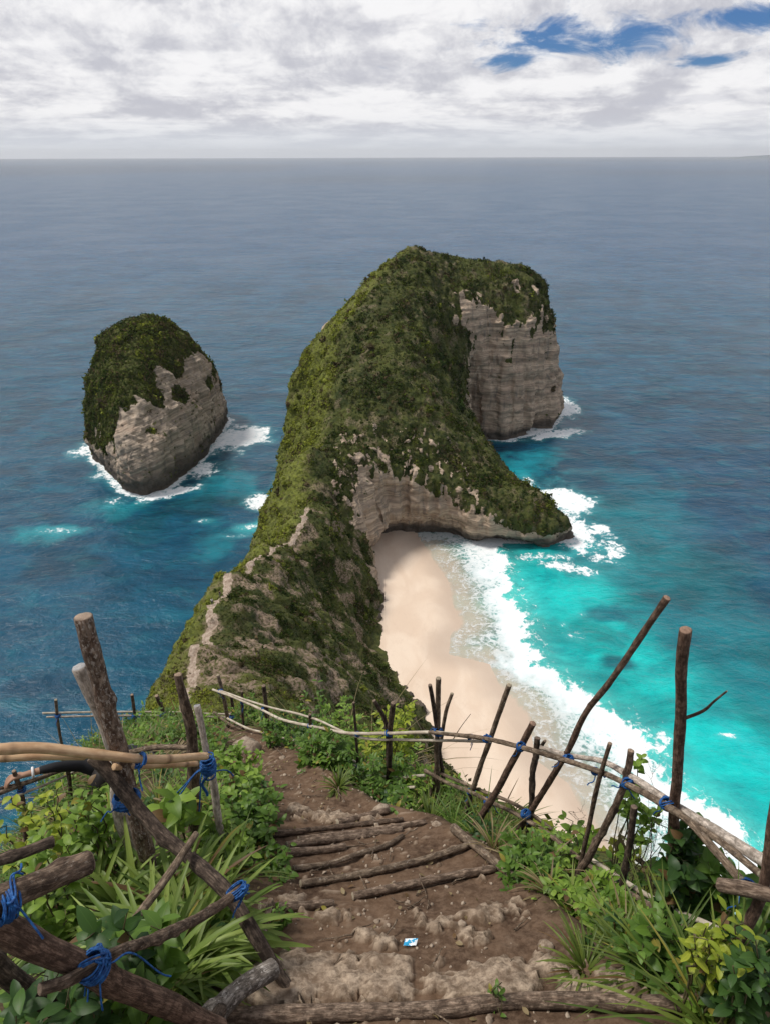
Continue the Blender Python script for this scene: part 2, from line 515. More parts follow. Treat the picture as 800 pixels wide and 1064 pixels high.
def bias_head(V, N):
    b = np.zeros(len(V))
    # the head's cliff and the wall above the cave stay bare; left shore and neck keep their green
    left = sstep(V[:, 0], -30, -46) * sstep(V[:, 1], 420, 380)
    b += left * 12
    neck = sstep(V[:, 1], 222, 200)
    b += neck * 10 * sstep(V[:, 2], 1, 8)
    spur = sstep(V[:, 0], 48, 60) * sstep(V[:, 1], 300, 270) * sstep(V[:, 2], 5, 9)
    b += spur * 9
    back = sstep(V[:, 1], 300, 330) * sstep(V[:, 0], 62, 56) * sstep(V[:, 1], 378, 368)
    b += back * 9
    top = sstep(V[:, 1], 380, 395) * sstep(V[:, 2], 62, 80)
    b += top * 5
    # the wall right under the cave rim, and pale rock showing through above it
    btop = np.interp(V[:, 0], [-20, 0, 14, 28, 44, 80], [30, 31, 25, 15, 9, 6])
    band = sstep(V[:, 2], btop + 5, btop - 6) * sstep(V[:, 1], 228, 240) * sstep(V[:, 1], 285, 268) * sstep(V[:, 0], -26, -14)
    over = sstep(V[:, 2], btop - 3, btop + 5) * sstep(V[:, 1], 236, 244) * sstep(V[:, 1], 300, 285) * sstep(V[:, 0], -6, 10)
    stk_ = sstep(fbm(V / np.array([2.4, 2.4, 10.0]), 4, 0.6, 333), 0.10, 0.30) * sstep(V[:, 2], 16, 24) * sstep(V[:, 2], 56, 42) * sstep(V[:, 1], 228, 240) * sstep(V[:, 1], 292, 276) * sstep(V[:, 0], -26, -18) * sstep(V[:, 0], 46, 30)
    b -= 20 * stk_
    b += over * 4 + 7 * over * sstep(V[:, 2], 40, 48)
    b -= band * 9
    for (cx, cy, cz, rr_) in ((72, 383, 47, 5), (60, 384, 58, 4), (84, 392, 62, 6), (100, 398, 40, 4)):
        b += 9 * sstep(np.sqrt((V[:, 0] - cx) ** 2 + (V[:, 1] - cy) ** 2 + ((V[:, 2] - cz) * .6) ** 2), rr_, rr_ * .4)
    for (cx, cy, cz, rr_) in ((42, 384, 76, 5), (52, 390, 84, 4), (74, 404, 84, 6), (86, 408, 80, 5), (36, 376, 70, 4)):
        b -= 14 * sstep(np.sqrt((V[:, 0] - cx) ** 2 + (V[:, 1] - cy) ** 2 + ((V[:, 2] - cz) * .7) ** 2), rr_, rr_ * .4)
    b -= 3.0 * sstep(N[:, 2], 0.5, 0.1) * sstep(V[:, 1], 380, 390)
    return b
V, Q, NN, rock, wall = rough_land(V, Q, wall, (0.04, -0.02), bias_head, 40)
# trodden path along the crest
pd = line_d(V[:, 0], V[:, 1], [c for c in CREST if c[1] < 262])
pn = fbm(V / 3.0, 3, seed=77)
path = sstep(pd + pn * 1.3, 1.2, 0.5) * sstep(V[:, 1], 232, 214)
scar = sstep(fbm(V / np.array([5, 5, 7.0]), 4, 0.55, 91) + sstep(V[:, 1], 225, 190) * 0.10 + 0.10 * sstep(pd, 14, 2) * sstep(V[:, 0] - np.interp(V[:, 1], [c[1] for c in CREST], [c[0] for c in CREST]), -1, 3) * sstep(V[:, 1], 235, 205), 0.17, 0.36)
scar = scar * (0.5 + 0.5 * sstep(V[:, 1], 250, 215))
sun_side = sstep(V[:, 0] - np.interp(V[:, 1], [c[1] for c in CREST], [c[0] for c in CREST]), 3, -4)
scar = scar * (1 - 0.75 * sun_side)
lush_lit = np.clip(0.12 + 0.8 * sun_side + 0.35 * fbm(V / 9.0, 3, seed=55), 0, 1)  # sunward side of the ridge painted brighter green; noise is plant variation
lush_lit = np.clip(lush_lit + 0.35 * sstep(V[:, 1], 110, 60), 0, 1)

def land_material(name, tilt, rockc=(0.46, 0.355, 0.262), wet_top=5.0):
    m, N = mat(name)
    pos = geo_pos(N)
    rk = N.attr('rock').outputs['Fac']
    pth = N.attr('path').outputs['Fac']
    scr = N.attr('scar').outputs['Fac']
    lsh_lit = N.attr('lush_lit').outputs['Fac']
    sp = N.n('ShaderNodeSeparateXYZ', Vector=pos)
    zt = N.math('ADD', sp.outputs[2], N.math('ADD', N.math('MULTIPLY', sp.outputs[0], tilt[0]), N.math('MULTIPLY', sp.outputs[1], tilt[1])))
    warpn = N.noise(pos, 0.08, 3)
    zz = N.math('ADD', zt, N.math('MULTIPLY', warpn, 3.0))
    bedv = N.n('ShaderNodeCombineXYZ', X=N.math('MULTIPLY', sp.outputs[0], 0.03), Y=N.math('MULTIPLY', sp.outputs[1], 0.03), Z=zz).outputs[0]
    bed = N.noise(bedv, 0.55, 6, 0.65)
    bed2 = N.noise(bedv, 2.2, 4, 0.6)
    strk = N.noise(N.scalev(pos, (1, 1, 0.12)), 0.45, 5, 0.6)
    blotch = N.noise(pos, 0.09, 5, 0.6)
    fine = N.noise(pos, 1.6, 6, 0.65)
    c = N.mix(N.ramp(bed, 0.36, 0.64), tuple(v * 0.62 for v in rockc), tuple(v * 1.22 for v in rockc))
    c = N.mix(N.ramp(bed2, 0.5, 0.36, 0, 0.55), c, tuple(v * 0.42 for v in rockc))
    c = N.mix(N.ramp(strk, 0.50, 0.70, 0, 0.65), c, (0.15, 0.135, 0.12))
    c = N.mix(N.ramp(blotch, 0.52, 0.72, 0, 0.6), c, (0.42, 0.30, 0.22))
    # dark wet and algae-stained foot of the cliffs
    wet = N.ramp(N.math('ADD', sp.outputs[2], N.math('MULTIPLY', blotch, -6.0)), wet_top, wet_top * 0.25 - 1, 0, 0.88)
    c = N.mix(wet, c, (0.055, 0.048, 0.042))
    # green slopes
    gn = N.noise(pos, 0.35, 6, 0.65)
    gcol = N.mix(N.ramp(gn, 0.35, 0.65), (0.026, 0.038, 0.011), (0.078, 0.082, 0.024))
    gcol = N.mix(N.math('MULTIPLY', lsh_lit, N.ramp(N.noise(pos, 0.8, 4), 0.3, 0.7, 0.3, 1.0)), gcol, (0.17, 0.19, 0.035))  # yellower green paints in the sunlit side of the ridge
    gcol = N.mix(N.ramp(N.noise(pos, 0.16, 5, 0.6), 0.54, 0.70, 0, 0.5), gcol, (0.090, 0.074, 0.036))
    soil = N.mix(N.ramp(fine, 0.3, 0.7), (0.12, 0.08, 0.052), (0.31, 0.235, 0.17))
    gcol = N.mix(N.math('MULTIPLY', scr, N.ramp(fine, 0.35, 0.55)), gcol, soil)
    edge = N.ramp(N.math('ADD', rk, N.math('MULTIPLY', N.math('SUBTRACT', fine, 0.5), 1.1)), 0.35, 0.65)
    stk = N.noise(N.scalev(pos, (1, 1, 0.18)), 0.55, 5, 0.65)
    gcol = N.mix(N.ramp(stk, 0.58, 0.70, 0, 0.35), gcol, (0.19, 0.15, 0.105))
    col = N.mix(edge, gcol, c)
    pathc = N.mix(N.ramp(fine, 0.35, 0.65), (0.26, 0.19, 0.14), (0.48, 0.39, 0.31))
    col = N.mix(N.ramp(N.math('ADD', pth, N.math('MULTIPLY', N.math('SUBTRACT', fine, 0.5), 0.8)), 0.35, 0.6), col, pathc)
    h = N.math('ADD', N.math('MULTIPLY', fine, 0.7), N.math('ADD', N.math('MULTIPLY', bed2, 0.5), N.math('MULTIPLY', gn, 0.8)))
    finish(N, col, 0.9, h, 0.9, 0.8, 0.2)
    return m
m_head = land_material('headland_ground', (0.04, -0.02))
headland = make_mesh('headland_terrain', V, Q, m_head, origin=(0, 0, 0), attrs=dict(rock=rock, path=path, scar=scar, lush_lit=lush_lit))
tag(headland, kind='structure')
HEAD = (V, Q, NN, rock, path, scar, lush_lit)

# --- the rock islet out in the sea
ictrl = [(-133, 388, 70), (-140, 380, 69), (-122, 388, 66), (-150, 384, 65), (-157, 383, 61), (-162, 379, 47), (-168, 374, 24), (-113, 394, 58), (-106, 395, 44), (-101, 398, 26),
         (-138, 410, 60), (-155, 412, 50), (-118, 412, 50), (-136, 430, 24),
         (-134, 364, 64), (-150, 360, 58), (-155, 352, 38), (-118, 372, 58), (-109, 378, 42),
         (-128, 345, 54), (-142, 340, 50), (-152, 332, 30), (-116, 352, 46), (-109, 360, 34),
         (-125, 330, 43), (-136, 326, 40), (-126, 318, 32), (-133, 314, 26), (-118, 328, 33), (-112, 342, 32), (-121, 312, 24)]
icoast = [S(150, 516), S(126, 510), S(112, 492), (-150, 336), (-164, 353), (-171, 376), (-162, 408), (-145, 434), (-115, 432), (-98, 414), S(238, 438), S(226, 462), S(206, 482), S(176, 508)]
V, Q, wall, _ = landmass(ictrl, icoast, (-196, -82), (290, 450), (-6, 84), 1.0, 2.0, 0.16, [], tmax=14, warp=2.6)
def bias_islet(V, N):
    # bare on the side facing the bay, overgrown on the seaward left and on top
    side = (V[:, 0] + 126) * 0.9 - (V[:, 1] - 350) * 0.28
    b = sstep(side, 6, -8) * 12 * sstep(V[:, 2] + 8 * sstep(V[:, 0], -135, -150), 14, 24)
    for (cx, cy, cz, rr_) in ((-112, 352, 34, 9), (-119, 323, 23, 8), (-104, 372, 40, 5), (-108, 345, 20, 4), (-140, 318, 12, 5), (-116, 366, 50, 9), (-122, 338, 38, 10), (-103, 386, 32, 7), (-121, 316, 14, 6), (-110, 362, 18, 6)):
        b += 26 * sstep(np.sqrt((V[:, 0] - cx) ** 2 + (V[:, 1] - cy) ** 2 + ((V[:, 2] - cz) * .8) ** 2), rr_, rr_ * .4)
    b += 3.0 * fbm(V / 11.0, 3, seed=8)
    b -= sstep(side, 1, 11) * 20 * sstep(V[:, 2], 60, 50)
    return b
V, Q, NN, rock, wall = rough_land(V, Q, wall, (0.42, -0.1), bias_islet, 140)
z0 = 0 * rock
m_isl = land_material('islet_rock', (-0.35, 0.12), (0.40, 0.325, 0.25), 11.0)
islet = make_mesh('rock_islet', V, Q, m_isl, origin=(-136, 360, 0), attrs=dict(rock=rock, path=z0, scar=z0, lush_lit=z0 + 0.3))
tag(islet, 'steep rock islet with banded pale cliff and green cap, ringed by surf', 'rock islet')
ISLE = (V, Q, NN, rock, z0, z0, z0 + 0.3)

# --- scrub growing on the slopes: many small tufts of leaves, one mesh per landform
def scrub_mat():
    m, N = mat('scrub_leaves')
    c = N.attr('tint').outputs['Vector']
    r = N.attr('rnd').outputs['Fac']
    col = N.mix(N.ramp(r, 0, 1, 0, 0.45, False), c, (0.015, 0.03, 0.008))
    b = N.n('ShaderNodeBsdfDiffuse', Color=col)
    t = N.n('ShaderNodeBsdfTranslucent', Color=col)
    mx = N.n('ShaderNodeMixShader', i0=0.2, i1=b, i2=t)
    N.n('ShaderNodeOutputMaterial', Surface=mx)
    return m
m_scrub = scrub_mat()
def scatter_scrub(name, land, n, size_fn, seed, parent=None, keep=None, leaves=20, dark=1.0):
    V, Q, N, rock, path, scar, lush_lit = land
    r = np.random.default_rng(seed)
    tri = V[Q]
    cen = tri.mean(axis=1)
    ar = np.linalg.norm(np.cross(tri[:, 2] - tri[:, 0], tri[:, 3] - tri[:, 1]), axis=1) / 2
    qr = rock[Q].mean(1); qp = path[Q].mean(1); qs = scar[Q].mean(1); ql = lush_lit[Q].mean(1)
    nz = N[Q][:, :, 2].mean(1)
    dens = (1 - sstep(qr, 0.15, 0.75)) * (1 - sstep(qp, 0.05, 0.4)) * (1 - 0.85 * sstep(qs, 0.2, 0.8)) + 0.012
    clump = fbm(cen / 6.0, 3, seed=seed + 5)
    dens *= 0.3 + sstep(clump, -0.25, 0.35)
    dens *= (cen[:, 2] > 3.5)
    # nearer slopes need a denser cover of smaller tufts
    dist = np.linalg.norm(cen - np.array([0, 0, CAMZ]), axis=1)
    sz = size_fn(dist)
    w = ar * dens / sz ** 1.6
    if keep is not None:
        w *= keep(cen)
    # only where the land faces this side of the bay or the sea beside it; the far side keeps a thinner cover
    toc = (np.array([0, 0, CAMZ]) - cen) / dist[:, None]
    fn = N[Q].mean(1)
    w *= np.where((fn * toc).sum(1) > -0.35, 1.0, 0.15)
    i = r.choice(len(Q), n, p=w / w.sum())
    a, b = r.random((n, 1)), r.random((n, 1))
    p = (tri[i, 0] * (1 - a) + tri[i, 1] * a) * (1 - b) + (tri[i, 3] * (1 - a) + tri[i, 2] * a) * b
    nn = fn[i] / np.linalg.norm(fn[i], axis=1)[:, None]
    up = nn * 0.6 + np.array([0, 0, 0.6])
    s = sz[i] * np.clip(r.lognormal(0, 0.33, n), .5, 1.9)
    s *= np.where(clump[i] > 0.22, 1.4, 0.85) * np.where(r.random(n) < .02, 1.6, 1.0)
    # leaves
    L = leaves
    d = r.normal(size=(n, L, 3))
    d /= np.linalg.norm(d, axis=2)[..., None]
    d = d * 0.75 + up[:, None, :] * 0.55
    rad = r.random((n, L, 1)) ** 0.5
    c = p[:, None, :] + d * rad * s[:, None, None] * 0.85 - nn[:, None, :] * 0.22 * s[:, None, None]
    u = r.normal(size=(n, L, 3)); u /= np.linalg.norm(u, axis=2)[..., None]
    v = np.cross(u, d + 0.3 * r.normal(size=(n, L, 3))); v /= np.maximum(np.linalg.norm(v, axis=2), 1e-6)[..., None]
    ls = s[:, None, None] * (0.30 + 0.25 * r.random((n, L, 1)))
    A = c - u * ls * 0.6
    B = c + v * ls * 0.5
    C_ = c + u * ls * 0.8
    D = c - v * ls * 0.5
    VV = np.stack([A, B, C_, D], 2).reshape(-1, 3)
    FF = np.arange(len(VV)).reshape(-1, 4)
    # tints
    hue = np.clip(ql[i] + 0.8 * fbm(cen[i] / np.array([3.2, 3.2, 18.0]), 3, seed=seed + 2) + 0.10 * r.normal(size=n) + 0.5 * clump[i], 0, 1)  # tufts on the sunlit side tinted yellower, on the shaded side darker
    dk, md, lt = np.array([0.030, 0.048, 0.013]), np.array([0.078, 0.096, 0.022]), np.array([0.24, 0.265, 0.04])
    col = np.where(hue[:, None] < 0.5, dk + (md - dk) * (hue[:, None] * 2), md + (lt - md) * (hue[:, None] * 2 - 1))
    dry = (r.random(n) < 0.14 + 0.30 * sstep(fbm(cen[i] / 8.0, 3, seed=seed + 9), 0.05, 0.4))
    col = np.where(dry[:, None], np.array([0.11, 0.082, 0.045]) * (0.6 + 0.8 * r.random((n, 1))), col) * (0.75 + 0.5 * r.random((n, 1))) * dark
    tint = np.repeat(col, L * 4, axis=0)
    rn = np.repeat(r.random(n * L), 4)
    o = make_mesh(name, VV, FF, m_scrub, parent=parent, origin=(0, 0, 0), smooth=False, attrs=dict(tint=tint, rnd=rn))
    return o
sc1 = scatter_scrub('hillside_scrub', HEAD, 210000, lambda d: np.clip(d / 430.0, 0.2, 0.85), 3, leaves=8,
                    keep=lambda c: np.where(c[:, 1] < 40, 0.25, 1.0))
tag(sc1, 'green and dry scrub covering the long headland', 'scrub', kind='stuff')
sc2 = scatter_scrub('islet_scrub', ISLE, 30000, lambda d: np.clip(d / 400.0, 0.3, 1.0), 5, leaves=9, parent=islet, dark=1.1)
sc2['kind'] = 'stuff'
sc3 = scatter_scrub('bushes', HEAD, 700, lambda d: np.clip(d / 230.0, 0.45, 1.5), 13, leaves=60, keep=lambda c: np.where(c[:, 1] < 75, 0.0, 1.0))
tag(sc3, 'darker separate bushes dotted over the headland slopes', 'bushes', kind='stuff')
# ================================================================== SEA AND BEACH
S2 = lambda *pts: np.array([PZ(a, b)[:2] for a, b in pts])
def axis(lo, hi, h, far, g=1.35):
    a = list(np.arange(lo, hi + h, h))
    s = h
    L, R = [], []
    x = a[0]
    while x > -far:
        s *= g; x -= s; L.append(x)
    s = h; x = a[-1]
    while x < far:
        s *= g; x += s; R.append(x)
    return np.array(L[::-1] + a + R)
sx = axis(-235, 235, 1.25, 42000)
sy = axis(96, 560, 1.25, 42000)
sy = sy[sy > -30000]
X, Y = np.meshgrid(sx, sy, indexing='ij')
x, y = X.ravel(), Y.ravel()
P3 = np.stack([x, y, 0 * x], 1)
near = (np.abs(x) < 400) & (y < 900) & (y > 0)
def onear(fn, dflt):
    out = np.full(len(x), float(dflt))
    out[near] = fn(x[near], y[near])
    return out
# distances to the land and to the sand
dh = onear(lambda a, b: poly_sd(a, b, coast), 500)
di = onear(lambda a, b: poly_sd(a, b, icoast), 500)
n_lo = onear(lambda a, b: fbm(np.stack([a, b, 0 * a], 1) / 26.0, 4, seed=61), 0)
n_md = onear(lambda a, b: fbm(np.stack([a, b, 0 * a], 1) / 9.0, 4, seed=62), 0)
n_hi = onear(lambda a, b: fbm(np.stack([a, b, 0 * a], 1) / 3.0, 3, seed=63), 0)
# water's edge on the sand (positive on the seaward side)
edge = S2((440, 566), (452, 585), (466, 604), (470, 628), (478, 645), (468, 660), (466, 680), (508, 690), (522, 720), (548, 745), (556, 790), (590, 815), (612, 860), (640, 930), (700, 1050))
surf = S2((522, 572), (530, 600), (546, 632), (556, 668), (560, 690), (588, 712), (620, 738), (655, 752), (676, 778), (700, 810), (740, 850), (790, 885), (900, 960))
def side(px_, py_, line):
    """signed distance to an open line, positive on its right-hand side seen along increasing index reversed (towards +x)"""
    d = np.full(px_.shape, 1e18); sg = np.zeros(px_.shape)
    for i in range(len(line) - 1):
        a, b = line[i], line[i + 1]
        e = b - a
        wx, wy = px_ - a[0], py_ - a[1]
        t = np.clip((wx * e[0] + wy * e[1]) / (e @ e), 0, 1)
        q = (wx - e[0] * t) ** 2 + (wy - e[1] * t) ** 2
        cr = e[0] * wy - e[1] * wx
        m = q < d
        d = np.where(m, q, d); sg = np.where(m, np.sign(cr), sg)
    return np.sqrt(d) * sg
de = onear(lambda a, b: side(a, b, edge), 600)
ds = onear(lambda a, b: side(a, b, surf), 600)
bay = onear(lambda a, b: sstep(a, -12, 0) * sstep(b, 262, 250), 0)
if 1:
    k = np.argmin((x - 60) ** 2 + (y - 200) ** 2)
    if de[k] < 0: de = np.where(near, -de, de)
    if ds[k] < 0: ds = np.where(near, -ds, ds)
de_n = de + n_md * 3.2 + n_lo * 2.0 + n_hi * 0.8
ds_n = ds + n_md * 9.0 + n_hi * 4.0 + n_lo * 5.0
inbay = ((y < 256) | ((y < 272) & (x < 66))) & (x > -22)
# ---- colour of the water body
def C(r, g, b): return np.array([r, g, b])
deep, mid, teal, turq, pale = C(.003, .036, .090), C(.003, .062, .115), C(.004, .15, .185), C(.003, .44, .43), C(.12, .64, .55)
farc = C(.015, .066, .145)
def mixc(a, b, t): return a + (b - a) * t[:, None]
dist = np.hypot(x, y)
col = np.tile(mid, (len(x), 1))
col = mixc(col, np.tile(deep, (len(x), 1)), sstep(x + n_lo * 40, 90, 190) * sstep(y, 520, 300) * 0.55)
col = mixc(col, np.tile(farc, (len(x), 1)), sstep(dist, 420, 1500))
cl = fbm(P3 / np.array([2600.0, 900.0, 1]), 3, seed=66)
col = col * (1 - 0.30 * sstep(cl, 0.05, 0.35) * sstep(dist, 900, 3000))[:, None]  # cloud shadows over the far water, painted as darker patches
# bay colours grow paler to the sand
bx_ = ds + n_lo * 16 + n_md * 5
gate = sstep(x, 40, 60) * sstep(y, 330, 300)
gate = np.where(inbay, 1, gate)
col = mixc(col, np.tile(teal, (len(x), 1)), sstep(bx_, 112, 58) * sstep(y + n_lo * 25, 380, 290) * (x > 0))
col = mixc(col, np.tile(turq, (len(x), 1)), sstep(bx_ + 0.10 * (y - 150), 62, 26) * sstep(y + n_lo * 10, 268, 244) * (x > 0))
col = mixc(col, np.tile(pale, (len(x), 1)), sstep(ds + n_md * 5, 12, -6) * inbay * 0.75)
# teal shoals by the cliffs and the islet
def blob(pxs, r1, c, k, squash=1.0):
    global col
    p0 = PZ(*pxs)
    d = np.hypot(x - p0[0], (y - p0[1]) / squash) + n_md * r1 * 0.7 + n_lo * r1 * 0.6
    col = mixc(col, np.tile(c, (len(x), 1)), sstep(d, r1, r1 * 0.25) * k)
blob((60, 552), 20, C(.01, .25, .29), 0.75, 0.6)
blob((240, 560), 24, C(.006, .16, .21), 0.8)
blob((262, 548), 12, C(.02, .30, .34), 0.85)
blob((240, 505), 26, C(.006, .17, .22), 0.75)
blob((115, 528), 20, C(.01, .19, .23), 0.7)
blob((200, 525), 26, C(.002, .045, .065), 0.7, 0.7)
blob((150, 545), 24, C(.002, .045, .065), 0.6, 0.7)
blob((540, 492), 26, C(.006, .24, .30), 0.9, 1.3)
blob((552, 478), 20, C(.01, .20, .26), 0.9)
blob((655, 500), 36, C(.005, .11, .16), 0.6)
blob((630, 580), 22, C(.004, .25, .29), 0.7)
blob((676, 560), 18, C(.004, .16, .21), 0.6)
blob((628, 640), 9, C(.004, .17, .21), 0.9, 0.7)
blob((645, 690), 6, C(.003, .12, .15), 0.95, 0.7)
blob((700, 640), 26, C(.004, .11, .15), 0.75)
blob((770, 720), 22, C(.004, .16, .20), 0.6)
blob((800, 780), 14, C(.004, .40, .42), 0.7)
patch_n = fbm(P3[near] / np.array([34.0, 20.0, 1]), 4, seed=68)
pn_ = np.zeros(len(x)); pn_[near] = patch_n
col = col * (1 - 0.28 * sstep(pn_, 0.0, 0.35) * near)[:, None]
# ---- foam density
foam = np.zeros(len(x))
# breaking water along the beach
band = sstep(de_n, -1.5, 1.5) * sstep(ds_n, 2.5, -2.5)
inner = sstep(np.minimum(de, -ds), 0, 22)
core = np.exp(-((ds_n + 4) / 7.0) ** 2)
lo_bay = sstep(y, 214, 176)
foam = np.maximum(foam, band * (0.64 + 0.42 * core + 0.02 * lo_bay - 0.12 * sstep(de_n, 14, 4)) * inbay)
foam = np.maximum(foam, 0.42 * np.exp(-(np.maximum(ds, 0) / 9.0) ** 2) * inbay)
def fblob(pxs, rx, ry, k, ang=0.0, sharp=0.5):
    global foam
    p0 = PZ(*pxs)
    a, b = x - p0[0], y - p0[1]
    ca, sa = math.cos(ang), math.sin(ang)
    u, v = (a * ca + b * sa) / rx, (-a * sa + b * ca) / ry
    d = np.sqrt(u * u + v * v) + n_md * 0.6 + n_hi * 0.35
    foam = np.maximum(foam, k * 0.92 * sstep(d, 1.5, sharp - 0.5))
# surf off the spur tip
fblob((600, 552), 13, 24, 1.05, 0.25, 0.8)
fblob((588, 520), 13, 18, 1.05, 0.2, 0.8)
fblob((585, 590), 20, 4.5, 0.85, -0.3)
fblob((612, 575), 8, 10, 0.66, 0.3)
fblob((560, 580), 14, 4, 0.75, 0.0)
# behind: under the head's cliff
fblob((572, 452), 24, 7, 1.0, 0.3, 0.8)
fblob((588, 425), 11, 24, 0.95, 0.0, 0.8)
fblob((535, 458), 14, 3.5, 0.85, 0.1)
fblob((548, 500), 5, 8, 0.75)
# islet ring
fblob((248, 455), 17, 22, 1.0, -0.2, 0.85)
fblob((214, 488), 12, 13, 0.92, 0.6)
fblob((176, 512), 15, 6, 1.0, 0.5, 0.8)
fblob((90, 466), 9, 14, 0.9, 0.2)
fblob((104, 492), 6, 8, 0.75)
fblob((120, 520), 8, 6, 0.62)
fblob((272, 520), 7, 9, 1.0, 0, 0.8)
fblob((262, 546), 8, 4, 0.66)
fblob((246, 557), 10, 3, 0.60)
fblob((212, 540), 4, 2.5, 0.62)
fblob((60, 550), 11, 4, 0.58)
ring = np.exp(-(np.maximum(np.minimum(dh + 0 * x, di), 0) / 3.2) ** 2) * 0.78 * (y > 256) * (1 - 0.5 * (x < -30) * (x > -90) * (y < 300))
foam = np.maximum(foam, ring + n_md * 0.2 * (ring > 0.05))
foam = np.maximum(foam, np.exp(-(np.maximum(di, 0) / 3.5) ** 2) * 0.8 * sstep(n_md, -0.5, 0.1))
# small breakers in the bay
for p_, rx, ry, k in (((610, 640), 6, 2.0, 0.66), ((584, 650), 3, 3, 0.7), ((592, 662), 6, 5, 0.55), ((755, 766), 3, 1.0, 0.8), ((690, 752), 3, 1, 0.6), ((770, 740), 5, 2, 0.5)):
    fblob(p_, rx, ry, k)
foam = np.clip(foam, 0, 1.1)
col = mixc(col, np.tile(C(.10, .46, .50), (len(x), 1)), np.clip(foam, 0, 1) * .55 * (dist < 700))
# ---- the film of water that runs up the sand is see-through
film = np.clip(sstep(de_n, 24, 4) * inbay, 0, 1) * sstep(ds_n, -4, -10)
run = sstep(de_n, 0.4, -0.4) * inbay                      # nothing beyond the edge of the wash
alpha = 1 - np.clip(film * 0.88, 0, 1)
alpha = np.where(inbay, alpha * (1 - run), alpha)
# gently heaving surface
z = (fbm(P3 / np.array([30.0, 14.0, 1]), 3, seed=70) * 0.35) * sstep(np.where(inbay, ds, 60), -4, 25) * sstep(dist, 3000, 600)
z = z + inbay * (0.9 * np.exp(-((ds_n - 1.5) / 2.6) ** 2) + 0.45 * np.exp(-((ds_n - 17) / 4.0) ** 2)) * sstep(x, 8, 25)
z[~near] = 0
V = np.stack([x, y, z], 1)
nx, ny = X.shape
ii = np.arange(nx * ny).reshape(nx, ny)
Q = np.stack([ii[:-1, :-1], ii[1:, :-1], ii[1:, 1:], ii[:-1, 1:]], -1).reshape(-1, 4)
m, N = mat('sea_water')
pos = geo_pos(N)
wc = N.attr('water').outputs['Vector']
fo = N.attr('foam').outputs['Fac']
al = N.attr('film').outputs['Fac']
w1 = N.noise(N.scalev(pos, (0.55, 1.0, 0)), 0.11, 6, 0.62, 0.6)
w2 = N.noise(N.scalev(pos, (0.7, 1.0, 0)), 0.42, 5, 0.6, 0.4)
w3 = N.noise(N.scalev(pos, (0.35, 1.0, 0)), 0.012, 5, 0.6, 0.5)
wgt = N.ramp(N.noise(pos, 0.006, 4, 0.6), 0.35, 0.65, 0.55, 1.1)
hgt = N.math('ADD', N.math('MULTIPLY', w1, 1.7), N.math('ADD', N.math('MULTIPLY', w2, 0.75), N.math('MULTIPLY', w3, 5.0)))
hgt = N.math('MULTIPLY', hgt, wgt)
# water a little paler on crests where light shines through
crest = N.ramp(w1, 0.47, 0.70)
chop = N.noise(N.scalev(pos, (0.6, 1.0, 0)), 0.055, 8, 0.72, 0.5)
wc = N.vmath('MULTIPLY', wc, N.n('ShaderNodeCombineXYZ', X=N.ramp(chop, 0.36, 0.64, 0.68, 1.34, False), Y=N.ramp(chop, 0.36, 0.64, 0.68, 1.34, False), Z=N.ramp(chop, 0.36, 0.64, 0.72, 1.28, False)).outputs[0])
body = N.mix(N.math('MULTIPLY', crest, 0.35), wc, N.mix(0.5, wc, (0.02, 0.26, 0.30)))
f1 = N.noise(pos, 0.34, 8, 0.68, 0.8)
vor = N.n('ShaderNodeTexVoronoi', {'feature': 'DISTANCE_TO_EDGE'}, Scale=0.42, Vector=N.vmath('ADD', pos, N.scalev(N.n('ShaderNodeTexNoise', Vector=pos, Scale=0.5, Detail=4.0).outputs[1], (3.0, 3.0, 0)))).outputs[0]
lace = N.ramp(vor, 0.02, 0.22, 0.5, -0.12)
f2 = N.noise(pos, 1.7, 5, 0.7)
fm = N.math('ADD', N.math('ADD', N.math('MULTIPLY', fo, 1.30), N.math('MULTIPLY', N.math('SUBTRACT', f2, 0.5), 0.55)), N.math('ADD', N.math('MULTIPLY', N.math('SUBTRACT', f1, 0.5), 1.8), N.math('MULTIPLY', lace, 0.35)))
fmask = N.math('MULTIPLY', N.ramp(fm, 0.66, 1.12), N.ramp(fo, 0.05, 0.35))
# scattered whitecaps on the open sea
wcap = N.noise(N.scalev(pos, (0.45, 1.0, 0)), 0.055, 5, 0.7, 0.3)
wk = N.math('MULTIPLY', N.ramp(wcap, 0.725, 0.76), N.ramp(f1, 0.45, 0.6))
fmask = N.math('MAXIMUM', fmask, N.math('MULTIPLY', wk, 0.75))
bp = N.n('ShaderNodeBump', Strength=1.0, Distance=1.0, Height=hgt)
dif = N.n('ShaderNodeBsdfDiffuse', Color=body); N.set(dif, 'Normal', bp.outputs[0])
glo = N.n('ShaderNodeBsdfGlossy', Roughness=0.17); N.set(glo, 'Normal', bp.outputs[0])
fre = N.n('ShaderNodeFresnel', IOR=1.30); N.set(fre, 'Normal', bp.outputs[0])
